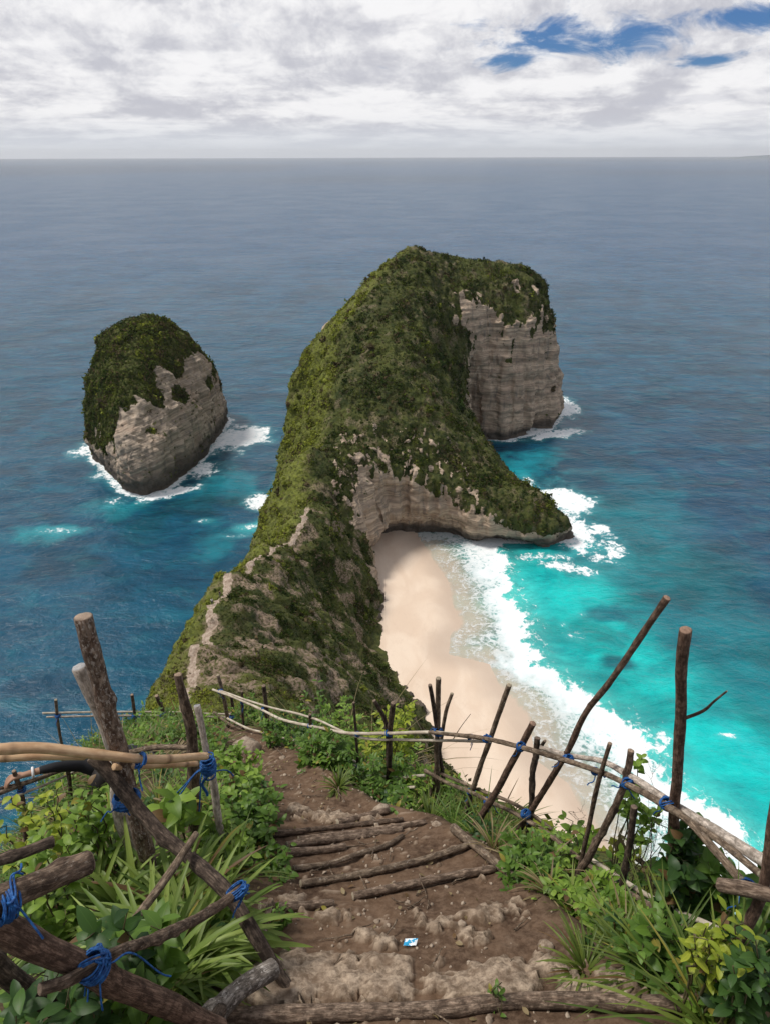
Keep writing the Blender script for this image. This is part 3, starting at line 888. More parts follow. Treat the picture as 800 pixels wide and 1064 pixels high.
# ruffled water never mirrors more than about a third of the sky, even far out
refl = N.math('MULTIPLY', N.math('SUBTRACT', 1.0, N.math('POWER', 2.718, N.math('MULTIPLY', fre.outputs[0], -2.6))), 0.50)
wat = N.n('ShaderNodeMixShader', i0=refl, i1=dif, i2=glo)
tr = N.n('ShaderNodeBsdfTransparent')
seethru = N.n('ShaderNodeMixShader', i0=al, i1=tr, i2=wat)
fbp = N.n('ShaderNodeBump', Strength=0.5, Distance=0.35, Height=f1)
fcol = N.mix(N.ramp(f1, 0.4, 0.7), (0.74, 0.79, 0.80), (0.90, 0.91, 0.91))
fb = N.n('ShaderNodeBsdfDiffuse', Color=fcol); N.set(fb, 'Normal', fbp.outputs[0])
infoam = N.n('ShaderNodeMixShader', i0=N.math('MULTIPLY', fmask, N.attr('wash').outputs['Fac']), i1=seethru, i2=fb)
N.n('ShaderNodeOutputMaterial', Surface=infoam)
wash = np.where(inbay, 1 - run, 1) * (1 - 0.45 * film)
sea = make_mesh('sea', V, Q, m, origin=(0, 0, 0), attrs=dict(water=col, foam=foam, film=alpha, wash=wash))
tag(sea, kind='structure')

# --- the beach: a sheet of sand rising from under the water to the cliff foot
bxs, bys = np.arange(-40, 130, 1.0), np.arange(60, 275, 1.0)
X, Y = np.meshgrid(bxs, bys, indexing='ij')
xb, yb = X.ravel(), Y.ravel()
db = side(xb, yb, edge)
k = np.argmin((xb - 60) ** 2 + (yb - 200) ** 2)
if db[k] < 0: db = -db
pb = np.stack([xb, yb, 0 * xb], 1)
zb = np.where(db < 0, -db * 0.055 - 0.05, -0.05 - np.maximum(db, 0) * 0.035)
zb = zb + 0.10 * fbm(pb / 12.0, 3, seed=81) * sstep(db, 0, -6) + 0.04
zb = np.where(zb > 3.2, 3.2 + (zb - 3.2) * 0.25, zb)
zb = np.where(db > 30, zb - (db - 30) * 0.1, zb)
V = np.stack([xb, yb, zb], 1)
nx, ny = X.shape
ii = np.arange(nx * ny).reshape(nx, ny)
Q = np.stack([ii[:-1, :-1], ii[1:, :-1], ii[1:, 1:], ii[:-1, 1:]], -1).reshape(-1, 4)
db_n = db + fbm(pb / 9.0, 4, seed=62) * 3.2 + fbm(pb / 26.0, 4, seed=61) * 2.0
m, N = mat('beach_sand')
pos = geo_pos(N)
wt = N.attr('wet').outputs['Fac']
n1 = N.noise(N.scalev(pos, (1, 0.5, 1)), 0.09, 5, 0.6, 0.8)
n2 = N.noise(pos, 1.4, 4)
c = N.mix(N.ramp(n1, 0.35, 0.68), (0.66, 0.52, 0.40), (0.74, 0.61, 0.485))
lines = N.noise(N.scalev(pos, (1.0, 0.35, 1)), 0.16, 3, 0.5, 1.5)
c = N.mix(N.ramp(N.math('ABSOLUTE', N.math('SUBTRACT', lines, 0.5)), 0.0, 0.012, 0.22, 0.0), c, (0.54, 0.42, 0.32))
c = N.mix(N.math('MULTIPLY', wt, 0.7), c, (0.47, 0.37, 0.29))
finish(N, c, N.math('SUBTRACT', 0.9, N.math('MULTIPLY', wt, 0.45)), n2, 0.35, 0.1, 0.3)
beach = make_mesh('beach', V, Q, m, origin=(0, 0, 0), attrs=dict(wet=sstep(db_n, -11, -1)))
tag(beach, kind='structure')

# --- sea bed far below keeps the thin wash from showing nothing; a low coast lies on the horizon
n_ = 60
xs_ = np.linspace(11500, 21000, n_)
prof = (120 + 150 * (fbm(np.stack([xs_ / 2600.0, 0 * xs_, 0 * xs_], 1), 4, seed=4) + 0.3)) * sstep(xs_, 11500, 13500)
rows = []
for (oy, k_) in ((0, 0.0), (700, 0.75), (1500, 1.0), (3000, 0.6), (4200, 0.0)):
    rows.append(np.stack([xs_ + oy * 0.25, 26500 + oy - 0.25 * (xs_ - 11500) + 0 * xs_, np.maximum(prof * k_, 0) - (2 if k_ == 0 else 0)], 1))
V = np.concatenate(rows)
ii = np.arange(5 * n_).reshape(5, n_)
Q = np.stack([ii[:-1, :-1], ii[:-1, 1:], ii[1:, 1:], ii[1:, :-1]], -1).reshape(-1, 4)
m, N = mat('far_coast')
finish(N, N.mix(N.ramp(N.noise(geo_pos(N), 0.0006, 4), 0.4, 0.6), (0.10, 0.14, 0.17), (0.16, 0.19, 0.21)), 0.95)  # blue of distant haze is put into the land colour
tag(make_mesh('distant_hills', V, Q, m, origin=(0, 0, 0)), kind='structure')

# --- sea air: an even, thin haze that softens the far water
hb = 44000.0
Vh = np.array([[a, b, c] for a in (-hb, hb) for b in (-hb, hb) for c in (-30.0, 420.0)])
Fh = np.array([[0, 1, 3, 2], [4, 6, 7, 5], [0, 4, 5, 1], [2, 3, 7, 6], [0, 2, 6, 4], [1, 5, 7, 3]])
m, N = mat('haze_air')
pv = N.n('ShaderNodeVolumePrincipled')
pv.inputs['Color'].default_value = (0.92, 0.95, 1.0, 1)
pv.inputs['Density'].default_value = 2.2e-5
pv.inputs['Anisotropy'].default_value = 0.2
o_ = N.n('ShaderNodeOutputMaterial')
m.node_tree.links.new(pv.outputs[0], o_.inputs['Volume'])
tag(make_mesh('haze', Vh, Fh, m, origin=(0, 0, 0), smooth=False), kind='stuff')
# ================================================================== THE CLIFF TOP AT OUR FEET
# ground height (world z) of the near slope; the path runs down and away along a narrow spur
EY = [-1, .8, 1.2, 1.5, 1.9, 2.4, 2.6, 3.0, 3.57, 4.2, 5, 7, 10]
EXR = [.8, .80, .74, .64, .50, .20, -.12, -.40, -.80, -1.15, -1.5, -2.1, -3.0]
EXL = [-.62, -.60, -.56, -.48, -.48, -.54, -.62, -.88, -1.12, -1.5, -2.0, -3.0, -4.2]
def edge_r(y): return np.interp(y, EY, EXR)
def edge_l(y): return np.interp(y, EY, EXL)
def path_x(y): return (edge_r(y) + edge_l(y)) / 2
def ground(x, y, fine=False):
    x = np.atleast_1d(np.asarray(x, float)); y = np.atleast_1d(np.asarray(y, float))
    z = -1.6 - 0.6 * y
    z = z - 0.16 * np.maximum(y - 3.3, 0) ** 2 * (y > 3.3)
    z = np.where(y > 6, -1.6 - 0.6 * 6 - 0.16 * 2.7 ** 2 - (y - 6) * 1.45, z)
    c = path_x(y)
    r_ = np.maximum(x - edge_r(y) - .03, 0); l_ = np.maximum(edge_l(y) - .55 - x, 0)
    z = z - 0.55 * r_ - 1.3 * r_ ** 2 / (1 + 0.35 * r_) - 0.45 * l_ - 0.6 * l_ ** 2 / (1 + 0.3 * l_)
    # low banks beside the trodden way
    b = np.exp(-((x - edge_r(y) - .05) / 0.15) ** 2) + np.exp(-((x - edge_l(y) + .08) / 0.18) ** 2)
    z = z + 0.05 * b
    n = np.stack([x, y, 0 * x], 1)
    z = z + 0.06 * fbm(n / 0.9, 3, seed=201)
    if fine:
        p = 1
        z = z + 0.018 * fbm(n / 0.16, 4, 0.55, seed=202) + 0.006 * fbm(n / 0.035, 3, 0.6, seed=203)
    return z + CAMZ
def GP(px, py, lift=0.0):
    """where the ray of a photo pixel meets the near ground"""
    d = P(px, py, 1.0) - np.array([0, 0, CAMZ])
    lo, hi = 0.5, 0.5
    while hi < 12:
        q = np.array([0, 0, CAMZ]) + d * hi
        if q[2] < ground(q[0], q[1])[0] + lift: break
        lo = hi; hi += 0.05
    for _ in range(14):
        mdl = (lo + hi) / 2
        q = np.array([0, 0, CAMZ]) + d * mdl
        if q[2] < ground(q[0], q[1])[0] + lift: hi = mdl
        else: lo = mdl
    return np.array([0, 0, CAMZ]) + d * hi
def depth_of(p):
    return p[1] * _c - (p[2] - CAMZ) * _s

h = 0.0125
gxs = np.concatenate([np.arange(-4.6, -3.0, .05), np.arange(-3.0, 2.3, h), np.arange(2.3, 4.0, .05)]); gys = np.concatenate([np.arange(-2.5, 0.5, .04), np.arange(0.5, 4.3, h), np.arange(4.3, 9.0, 0.04)])
X, Y = np.meshgrid(gxs, gys, indexing='ij')
x, y = X.ravel(), Y.ravel()
z = ground(x, y, True)
n = np.stack([x, y, 0 * x], 1)
# limestone breaking through the trodden soil
rk = np.full(len(x), -1.0)
OUT = [((345, 1012), .20, .10, 1.0), ((300, 1030), .17, .08, .9), ((400, 1020), .16, .07, .9), ((448, 1024), .14, .07, .8), ((545, 1018), .17, .08, .85), ((380, 975), .13, .07, .6), ((330, 955), .10, .05, .5),
       ((450, 962), .13, .06, .55), ((500, 975), .12, .05, .5), ((305, 945), .09, .05, .5),  ((590, 1030), .12, .05, .6),
       ((330, 850), .16, .07, .6), ((520, 950), .09, .04, .4), ]
for (pp, rx, ry, k) in OUT:
    q = GP(*pp)
    d = np.sqrt(((x - q[0]) / rx) ** 2 + ((y - q[1]) / ry) ** 2)
    rk = np.maximum(rk, (1 - d) * k)
nr = fbm(n / 0.12, 5, 0.6, seed=211)
rk = rk + nr * 1.6 + .9 * (np.abs(fbm(n / 0.06, 4, 0.6, seed=218)) - .22) + .04
rmask = sstep(rk, 0.02, 0.12)
pit = np.abs(fbm(n / 0.055, 4, 0.6, seed=212))
wor = 1 - np.abs(fbm(n / 0.028, 3, 0.6, seed=216)) * 2
z = z + rmask * (0.008 + 0.016 * np.clip(rk, 0, 1) + 0.014 * (1 - 2 * pit) + 0.012 * wor + 0.015 * fbm(n / 0.09, 3, seed=213))
# small clods and stones pressed into the soil
cell = fbm(n / 0.028, 2, 0.5, seed=214)
stone = sstep(cell, 0.42, 0.62) * sstep(fbm(n / 0.3, 2, seed=215), -0.2, 0.3)
z = z + stone * 0.010
green = np.maximum(sstep(x - edge_r(y), -.06, .15), sstep(edge_l(y) - x, -.06, .15))
V = np.stack([x, y, z], 1)
nx, ny = X.shape
ii = np.arange(nx * ny).reshape(nx, ny)
Q = np.stack([ii[:-1, :-1], ii[1:, :-1], ii[1:, 1:], ii[:-1, 1:]], -1).reshape(-1, 4)
m, N = mat('trodden_soil')
pos = geo_pos(N)
f = N.noise(pos, 30, 6, 0.7)
g_ = N.noise(pos, 3.5, 5, 0.6)
vf = N.noise(pos, 150, 4, 0.7)
c = N.mix(N.ramp(g_, 0.32, 0.68), (0.044, 0.025, 0.015), (0.130, 0.080, 0.049))
c = N.mix(N.ramp(f, 0.35, 0.68, 0, 0.7), c, (0.18, 0.12, 0.080))
c = N.mix(N.ramp(vf, 0.62, 0.74, 0, 0.5), c, (0.26, 0.19, 0.14))
rc = N.mix(N.ramp(f, 0.30, 0.70), (0.12, 0.085, 0.058), (0.46, 0.36, 0.265))
rc = N.mix(N.ramp(N.noise(pos, 9, 5, 0.65), 0.45, 0.65, 0, 0.75), rc, (0.13, 0.085, 0.055))
c = N.mix(N.attr('rockm').outputs['Fac'], c, rc)
c = N.mix(N.math('MULTIPLY', N.attr('stone').outputs['Fac'], 0.7), c, (0.34, 0.26, 0.19))
c = N.mix(N.math('MULTIPLY', N.attr('green').outputs['Fac'], 0.6), c, (0.035, 0.034, 0.016))
finish(N, c, 0.95, N.math('ADD', f, N.math('MULTIPLY', vf, 0.4)), 0.8, 0.008, 0.15)
gnd = make_mesh('cliff_path_ground', V, Q, m, origin=(0, 0, 0), attrs=dict(rockm=rmask, stone=stone, green=green))
tag(gnd, kind='structure')

# ------------------------------------------------------------------ wood, bamboo, rope
def wood_mat(name, dark, light, spots=None, streak=26.0, bump=0.6, rings=False, green=0.0):
    m, N = mat(name)
    t = N.attr('bark').outputs['Vector']
    s1 = N.noise(N.scalev(t, (streak * 6, streak * 6, 22.0)), 1.0, 6, 0.65, 0.3)
    s2 = N.noise(N.scalev(t, (48.0, 48.0, 34.0)), 1.0, 5, 0.65)
    s3 = N.noise(N.scalev(t, (420.0, 420.0, 140.0)), 1.0, 3, 0.6)
    c = N.mix(N.ramp(s1, 0.32, 0.68), dark, light)
    c = N.mix(N.ramp(s2, 0.40, 0.62, 0, 0.8), c, tuple(v * 0.45 for v in dark))
    if spots:
        c = N.mix(N.ramp(N.noise(N.scalev(t, (95, 95, 60)), 1.0, 5, 0.7), spots[1], spots[1] + 0.07, 0, 0.85), c, spots[0])
    if green:
        c = N.mix(N.ramp(N.noise(N.scalev(t, (30, 30, 30)), 1.0, 4, 0.7), 0.5, 0.65, 0, green), c, (0.10, 0.11, 0.05))
    c = N.mix(N.attr('cut').outputs['Fac'], c, tuple(min(v * 1.5, 0.5) for v in light))
    cr = N.noise(N.scalev(t, (150, 150, 16.0)), 1.0, 5, 0.7, 0.6)
    c = N.mix(N.ramp(N.math('ABSOLUTE', N.math('SUBTRACT', cr, 0.5)), 0.0, 0.03, 0.65, 0.0), c, tuple(v * 0.3 for v in dark))
    hh = N.math('ADD', N.math('ADD', s1, N.ramp(N.math('ABSOLUTE', N.math('SUBTRACT', cr, 0.5)), 0.0, 0.06)), N.math('MULTIPLY', s3, 0.5))
    finish(N, c, 0.85, hh, bump, 0.006, 0.2)
    return m
m_bark = wood_mat('brown_bark', (0.095, 0.062, 0.043), (0.29, 0.21, 0.15), ((0.30, 0.25, 0.20), 0.60))
m_red = wood_mat('reddish_bark', (0.105, 0.062, 0.043), (0.27, 0.175, 0.125), None)
m_dark = wood_mat('dark_bark', (0.060, 0.042, 0.032), (0.19, 0.14, 0.105), ((0.22, 0.18, 0.15), 0.64))
m_mott = wood_mat('mottled_bark', (0.13, 0.075, 0.05), (0.32, 0.24, 0.18), ((0.42, 0.36, 0.31), 0.53), 14)
m_pale = wood_mat('pale_stripped_wood', (0.52, 0.43, 0.35), (0.74, 0.65, 0.56), ((0.16, 0.10, 0.07), 0.64), 14)
m_log = wood_mat('worn_log', (0.15, 0.10, 0.07), (0.38, 0.285, 0.21), None, 20)
m_grey = wood_mat('grey_lichen_log', (0.14, 0.115, 0.095), (0.34, 0.30, 0.26), ((0.46, 0.42, 0.38), 0.55), 10)
m_stick = wood_mat('dry_stick', (0.16, 0.11, 0.075), (0.36, 0.28, 0.20), ((0.42, 0.36, 0.30), 0.60), 22)
def bamboo_mat(name, a, b):
    m, N = mat(name)
    t = N.attr('bark').outputs['Vector']
    s1 = N.noise(N.scalev(t, (320.0, 320.0, 8)), 1.0, 4, 0.6)
    s2 = N.noise(N.scalev(t, (40, 40, 18.0)), 1.0, 5, 0.6)
    c = N.mix(N.ramp(s2, 0.3, 0.7), a, b)
    c = N.mix(N.ramp(s1, 0.5, 0.72, 0, 0.4), c, tuple(v * 0.6 for v in a))
    c = N.mix(N.attr('node').outputs['Fac'], c, tuple(v * 0.45 for v in a))
    finish(N, c, 0.5, s1, 0.25, 0.003, 0.35)
    return m
m_bam = bamboo_mat('tan_bamboo', (0.40, 0.24, 0.13), (0.60, 0.42, 0.25))
m_bam2 = bamboo_mat('weathered_bamboo', (0.33, 0.27, 0.20), (0.56, 0.50, 0.40))
m, N = mat('blue_twine')
tt = N.attr('bark').outputs['Vector']
finish(N, N.mix(N.ramp(N.noise(N.scalev(tt, (120, 120, 60)), 1.0, 3), 0.35, 0.65), (0.006, 0.040, 0.15), (0.018, 0.11, 0.33)), 0.55, N.noise(N.scalev(tt, (200, 200, 300)), 1.0, 2), 0.5, 0.002)
m_rope = m

def frame(pts):
    d = np.gradient(pts, axis=0)
    d /= np.maximum(np.linalg.norm(d, axis=1), 1e-9)[:, None]
    a = np.array([0.0, 0, 1]) if abs(d[0][2]) < 0.9 else np.array([1.0, 0, 0])
    U = []
    u = np.cross(a, d[0]); u /= np.linalg.norm(u)
    for k in range(len(pts)):
        u = u - d[k] * (u @ d[k]); u /= np.linalg.norm(u)
        U.append(u)
    U = np.array(U)
    return d, U, np.cross(d, U)
def resample(pts, step):
    pts = np.asarray(pts, float)
    # smooth curve through the points
    L = np.concatenate([[0], np.cumsum(np.linalg.norm(np.diff(pts, axis=0), axis=1))])
    n = max(int(L[-1] / step), 2) + 1
    t = np.linspace(0, L[-1], n)
    if len(pts) == 2:
        return np.stack([np.interp(t, L, pts[:, k]) for k in range(3)], 1), t
    # Catmull-Rom
    m = np.gradient(pts, L, axis=0)
    i = np.clip(np.searchsorted(L, t, side='right') - 1, 0, len(L) - 2)
    h_ = (L[i + 1] - L[i])[:, None]; u = ((t - L[i])[:, None]) / h_
    out = (2 * u ** 3 - 3 * u ** 2 + 1) * pts[i] + (u ** 3 - 2 * u ** 2 + u) * h_ * m[i] + (-2 * u ** 3 + 3 * u ** 2) * pts[i + 1] + (u ** 3 - u ** 2) * h_ * m[i + 1]
    return out, t
def stick(name, pts, r0, r1, material, parent=None, seed=0, rough=0.10, wob=0.25, knots=2, sides=14, bamboo=False, step=0.018, capdome=0.15):
    """a branch or pole grown along points: tapered, slightly crooked, with knots and cut ends"""
    r = np.random.default_rng(seed + 1000)
    C, t = resample(pts, step)
    n = len(C)
    T, U, Bn = frame(C)
    rad = np.linspace(r0, r1, n)
    node = np.zeros(n)
    if bamboo:
        gap = r.uniform(0.22, 0.30)
        for c0 in np.arange(r.uniform(0, gap), t[-1], gap):
            node = np.maximum(node, np.exp(-((t - c0) / 0.006) ** 2))
            rad = rad * (1 + 0.10 * np.exp(-((t - c0) / 0.012) ** 2))
    else:
        q = np.stack([t / 0.22 + seed * 7.1, 0 * t, 0 * t], 1)
        C = C + (U * (fbm(q, 2, seed=seed)[:, None]) + Bn * (fbm(q, 2, seed=seed + 5)[:, None])) * r0 * wob
        rad = rad * (1 + 0.12 * fbm(q * 2.0, 2, seed=seed + 9))
    a = np.arange(sides) * 2 * math.pi / sides
    ca, sa = np.cos(a), np.sin(a)
    R = np.repeat(rad[:, None], sides, 1)
    if not bamboo:
        pp = np.stack([np.tile(ca, n), np.tile(sa, n), np.repeat(t / (r0 * 4.5), sides)], 1)
        R = R * (1 + rough * fbm(pp * 1.3 + seed, 3, 0.6, seed=seed + 2).reshape(n, sides))
        for _ in range(knots):
            k, j = r.uniform(0.1, 0.9) * t[-1], r.uniform(0, 2 * math.pi)
            da = np.abs(((a - j + math.pi) % (2 * math.pi)) - math.pi)
            R = R * (1 + 0.42 * np.exp(-((t[:, None] - k) / (r0 * 0.7)) ** 2) * np.exp(-(da[None] / 0.5) ** 2))
    V = C[:, None] + (U[:, None] * ca[None, :, None] + Bn[:, None] * sa[None, :, None]) * R[..., None]
    V = V.reshape(-1, 3)
    bark = np.stack([np.tile(ca, n) * np.repeat(rad, sides), np.tile(sa, n) * np.repeat(rad, sides), np.repeat(t, sides)], 1) + seed * 1.7
    cut = np.zeros(n * sides); nd = np.repeat(node, sides)
    i = np.arange(n - 1)[:, None] * sides; j = np.arange(sides)[None]
    j2 = (j + 1) % sides
    F = np.stack([i + j, i + j2, i + sides + j2, i + sides + j], -1).reshape(-1, 4)
    tris = []
    # cut ends: a ring slightly inside, then a centre
    for e, (k, sg) in enumerate(((0, -1), (n - 1, 1))):
        base = len(V)
        ring = V[k * sides:(k + 1) * sides]
        tilt_ = T[k] * sg
        inner = C[k] + (ring - C[k]) * 0.86 + tilt_ * rad[k] * capdome * (1 + 0.5 * r.normal(size=(sides, 1)) * 0.4)
        V = np.concatenate([V, inner, (C[k] + tilt_ * rad[k] * capdome)[None]])
        bark = np.concatenate([bark, inner * 1.0, C[k][None]])
        cut = np.concatenate([cut, np.full(sides, 1.0), [0.7]]); nd = np.concatenate([nd, np.zeros(sides + 1)])
        for q in range(sides):
            q2 = (q + 1) % sides
            A, B_ = k * sides + q, k * sides + q2
            if e: F = np.concatenate([F, [[A, B_, base + q2, base + q]]]); tris.append([base + q, base + q2, base + sides])
            else: F = np.concatenate([F, [[B_, A, base + q, base + q2]]]); tris.append([base + q2, base + q, base + sides])
    return make_mesh(name, V, [F, np.array(tris)], material, parent=parent, origin=None if parent is not None else C[0], attrs=dict(bark=bark, cut=cut, node=nd))
def tube_arrays(C, rad, sides=6):
    C = np.asarray(C, float)
    T, U, Bn = frame(C)
    a = np.arange(sides) * 2 * math.pi / sides
    rr = np.broadcast_to(rad, (len(C),))
    V = C[:, None] + (U[:, None] * np.cos(a)[None, :, None] + Bn[:, None] * np.sin(a)[None, :, None]) * rr[:, None, None]
    i = np.arange(len(C) - 1)[:, None] * sides; j = np.arange(sides)[None]; j2 = (j + 1) % sides
    F = np.stack([i + j, i + j2, i + sides + j2, i + sides + j], -1).reshape(-1, 4)
    return V.reshape(-1, 3), F
def tie(at, ax, rad, parent, seed, turns=5, width=None, tails=2, thick=None, other=None, tail_len=0.06):
    """turns of blue twine wound round the pole of direction ax at a point, plus a cross lashing, a knot and loose tails"""
    r = np.random.default_rng(seed + 500)
    at = np.asarray(at, float); ax = np.asarray(ax, float); ax = ax / np.linalg.norm(ax)
    a = np.array([0.0, 0, 1]) if abs(ax[2]) < 0.9 else np.array([1.0, 0, 0])
    u = np.cross(ax, a); u /= np.linalg.norm(u); v = np.cross(ax, u)
    th = thick or 0.0022
    width = width or rad * 1.6
    VV, FF, nb = [], [], 0
    def add(C, rd):
        nonlocal nb
        V, F = tube_arrays(C, rd, 6)
        VV.append(V); FF.append(F + nb); nb += len(V)
    def wind(c0, axis, uu, vv, ra, rb, w, nt):
        t = np.linspace(0, nt * 2 * math.pi, nt * 18)
        jit = np.cumsum(r.normal(0, 0.0012, len(t)))
        off = w * (t / t[-1] - 0.5) * 1.0 + w * 0.18 * np.sin(t * 0.5 + r.uniform(0, 6)) + jit * 0.2
        rr_ = 1 + 0.05 * np.sin(t * 0.37 + r.uniform(0, 6)) + 0.012 * r.normal(size=len(t))
        C = c0 + uu * (np.cos(t) * ra * rr_)[:, None] + vv * (np.sin(t) * rb * rr_)[:, None] + axis * off[:, None]
        add(C, th)
    wind(at, ax, u, v, rad * 0.98 + th, rad * 0.98 + th, width, turns)
    wind(at, ax, u, v, rad * 0.98 + 2.2 * th, rad * 0.98 + 2.2 * th, width * 0.55, max(turns - 1, 2))
    if other is not None:
        o_at, o_ax, o_r = other
        o_ax = np.asarray(o_ax, float) / np.linalg.norm(o_ax)
        mid_ = (at + o_at) / 2
        nrm = np.cross(ax, o_ax); nrm /= max(np.linalg.norm(nrm), 1e-6)
        half = min(np.linalg.norm(at - o_at) / 2 + max(rad, o_r) * .8, rad * 1.22) + th
        for sg in (1, -1):
            dgl = ax + sg * o_ax; dgl /= np.linalg.norm(dgl)
            pr = np.cross(dgl, nrm)
            wind(mid_, dgl, nrm, pr, half, (rad + o_r) * 0.62 + th, rad * 0.6, 3)
    # knot
    k0 = at + (u * math.cos(seed) + v * math.sin(seed)) * rad * 1.25
    t = np.linspace(0, 4 * math.pi, 40)
    C = k0 + np.stack([np.sin(t * 2) * th * 2.4, np.cos(t * 1.5) * th * 2.4, np.sin(t * 1.0 + 1) * th * 2.6], 1)
    add(C, th * 1.1)
    for q in range(tails):
        d = u * r.normal() + v * r.normal() + np.array([0, 0, -0.5]); d /= np.linalg.norm(d)
        s = np.linspace(0, 1, 10)[:, None]
        C = k0 + d * s * tail_len * r.uniform(0.6, 1.3) + np.array([0, 0, -1]) * s ** 2 * tail_len * 0.7 + 0.012 * np.sin(s * 7 + q) * u
        add(C, th * 0.9)
    V = np.concatenate(VV); F = np.concatenate(FF)
    return make_mesh('twine_tie', V, F, m_rope, parent=parent, attrs=dict(bark=V.copy()))

def at_y(px, py, y):
    return PY(px, py, y)
# ================================================================== FENCES AND LOGS
def grounded(pts, below=0.15):
    """carry the last segment of a post on down into the soil"""
    pts = [np.asarray(p, float) for p in pts]
    d = pts[-1] - pts[-2]
    d /= np.linalg.norm(d)
    if d[2] > -0.5: d = d * 0.5 + np.array([0, 0, -0.8]); d /= np.linalg.norm(d)
    q = pts[-1]
    g0 = q[2] - ground(q[0], q[1])[0]
    if g0 < -below: return pts
    s = 0
    while s < 1.6:
        s += 0.02
        w = q + d * s
        if w[2] < ground(w[0], w[1])[0] - below: break
    return pts + [q + d * s]
YF = ([200, 225, 283, 335, 372, 405, 455, 490, 545, 590, 620, 655, 690, 790, 830], [4.4, 4.25, 3.75, 3.35, 3.12, 2.98, 2.8, 2.62, 2.34, 2.24, 2.1, 1.88, 1.68, 1.25, 1.1])
yf = lambda px: float(np.interp(px, *YF))
F_ = lambda px, py, dy=0.0: PY(px, py, yf(px) + dy)
sid = [0]
def nid():
    sid[0] += 1
    return sid[0]
rf_ref = [None]
def post(parent, pts, r0, r1, mt, ground_it=True, **kw):
    """pts top to bottom in world space"""
    p = grounded(pts) if ground_it else pts
    if parent is rf_ref[0]: r0, r1 = r0 * .82, r1 * .82
    return stick('post', p[::-1], r1, r0, mt, parent, nid(), **kw)
def rail(parent, pts, r0, r1, mt, name='rail', **kw):
    return stick(name, pts, r0, r1, mt, parent, nid(), **kw)
def pl(y, *pp):
    """points of a pole standing at world depth y, or depth running from y[0] to y[1]"""
    y0, y1 = (y, y) if not isinstance(y, tuple) else y
    n = len(pp)
    return [PY(a, b, y0 + (y1 - y0) * k / max(n - 1, 1)) for k, (a, b) in enumerate(pp)]

# ---- right-hand fence
rf = empty('stick_fence', F_(620, 900) * np.array([1, 1, 0]) + np.array([0, 0, ground(*F_(620, 900)[:2])[0]]),
           'long crooked stick fence tied with blue twine along the right side of the path', 'fence')
UP = np.array([0, 0, 1.0])
rf_ref[0] = rf
post(rf, pl((1.62, 1.68), (711, 655), (708, 700), (703, 800), (697, 870), (688, 950)), .0215, .024, m_red, knots=5, wob=.3)
tw = rail(rf, [PY(707, 748, 1.645), PY(716, 745, 1.64), PY(728, 740, 1.63), PY(740, 730, 1.60), PY(754, 719, 1.58)], .006, .0028, m_red, 'twig', sides=8)
post(rf, pl((2.12, 2.36), (692, 622), (664, 664), (630, 713), (608, 740), (590, 778), (568, 815), (546, 850)), .0160, .0185, m_red, knots=4, wob=.12)
post(rf, pl((2.38, 2.42), (552, 752), (534, 786), (512, 826), (492, 858)), .021, .022, m_red, knots=3)
post(rf, pl((2.56, 2.62), (528, 712), (510, 762), (496, 800), (484, 838)), .016, .018, m_stick, knots=4)
gp_ = post(rf, pl((2.52, 2.45), (557, 768), (556, 785), (552, 806), (550, 836)), .020, .017, m_dark, knots=8, rough=.4, wob=.9)
rail(rf, [PY(556, 786, 2.5), PY(561, 776, 2.5), PY(565, 770, 2.48)], .010, .007, m_dark, 'twig', sides=8, rough=.4)
# trio of stakes bound together
post(rf, pl((2.80, 2.82), (455, 705), (454, 740), (453, 790)), .0185, .020, m_stick, knots=2)
post(rf, pl((2.76, 2.82), (446, 712), (450, 738), (455, 775)), .013, .015, m_dark, knots=2)
post(rf, pl((2.85, 2.84), (469, 721), (463, 738), (457, 770)), .012, .014, m_stick, knots=2)
post(rf, pl((2.02, 2.02), (633, 773), (620, 815), (608, 870)), .012, .014, m_bark, knots=3)
post(rf, pl((1.95, 1.9), (655, 781), (648, 808), (634, 850), (614, 884)), .0165, .019, m_bark, knots=6, rough=.25, wob=.5)
post(rf, pl((1.84, 1.80), (657, 839), (653, 870), (644, 920)), .0165, .0185, m_dark, knots=3)
post(rf, pl((1.22, 1.10), (818, 750), (801, 860), (789, 930), (749, 1003), (716, 1052)), .016, .021, m_red, knots=3)
post(rf, pl((3.14, 3.13), (367, 730), (370, 775), (373, 822)), .010, .012, m_dark, knots=2)
post(rf, pl((3.02, 3.0), (388, 728), (398, 746), (402, 790)), .014, .022, m_dark, knots=3)
post(rf, pl((2.97, 2.99), (408, 730), (405, 760), (403, 800)), .020, .022, m_dark, knots=3)
post(rf, pl((3.42, 3.44), (322, 742), (323, 765), (324, 800)), .012, .014, m_dark)
post(rf, pl((3.83, 3.83), (274, 712), (277, 740), (280, 775)), .018, .020, m_dark, rough=.3)
post(rf, pl((4.25, 4.22), (226, 701), (231, 718), (236, 745)), .017, .019, m_stick)
post(rf, pl((4.02, 4.02), (251, 718), (252, 745), (253, 760)), .012, .014, m_dark)
top = [(221, 716), (248, 726), (270, 736), (292, 747), (322, 754), (367, 762), (410, 762), (445, 761), (504, 768), (537, 776), (585, 790), (623, 803), (650, 816), (687, 836), (714, 854), (740, 882), (768, 915)]
rail(rf, [F_(a, b, -.03) for a, b in top[:9]], .0095, .0105, m_bam2, bamboo=False, wob=.25, knots=3)
rail(rf, [F_(a, b, -.035) for a, b in top[7:]], .010, .0135, m_stick, wob=.2, knots=4)
rail(rf, [F_(a, b, -.02) for a, b in [(228, 717), (275, 733), (330, 748), (372, 766), (420, 769), (468, 770), (508, 771)]], .007, .008, m_bam2, wob=.3)
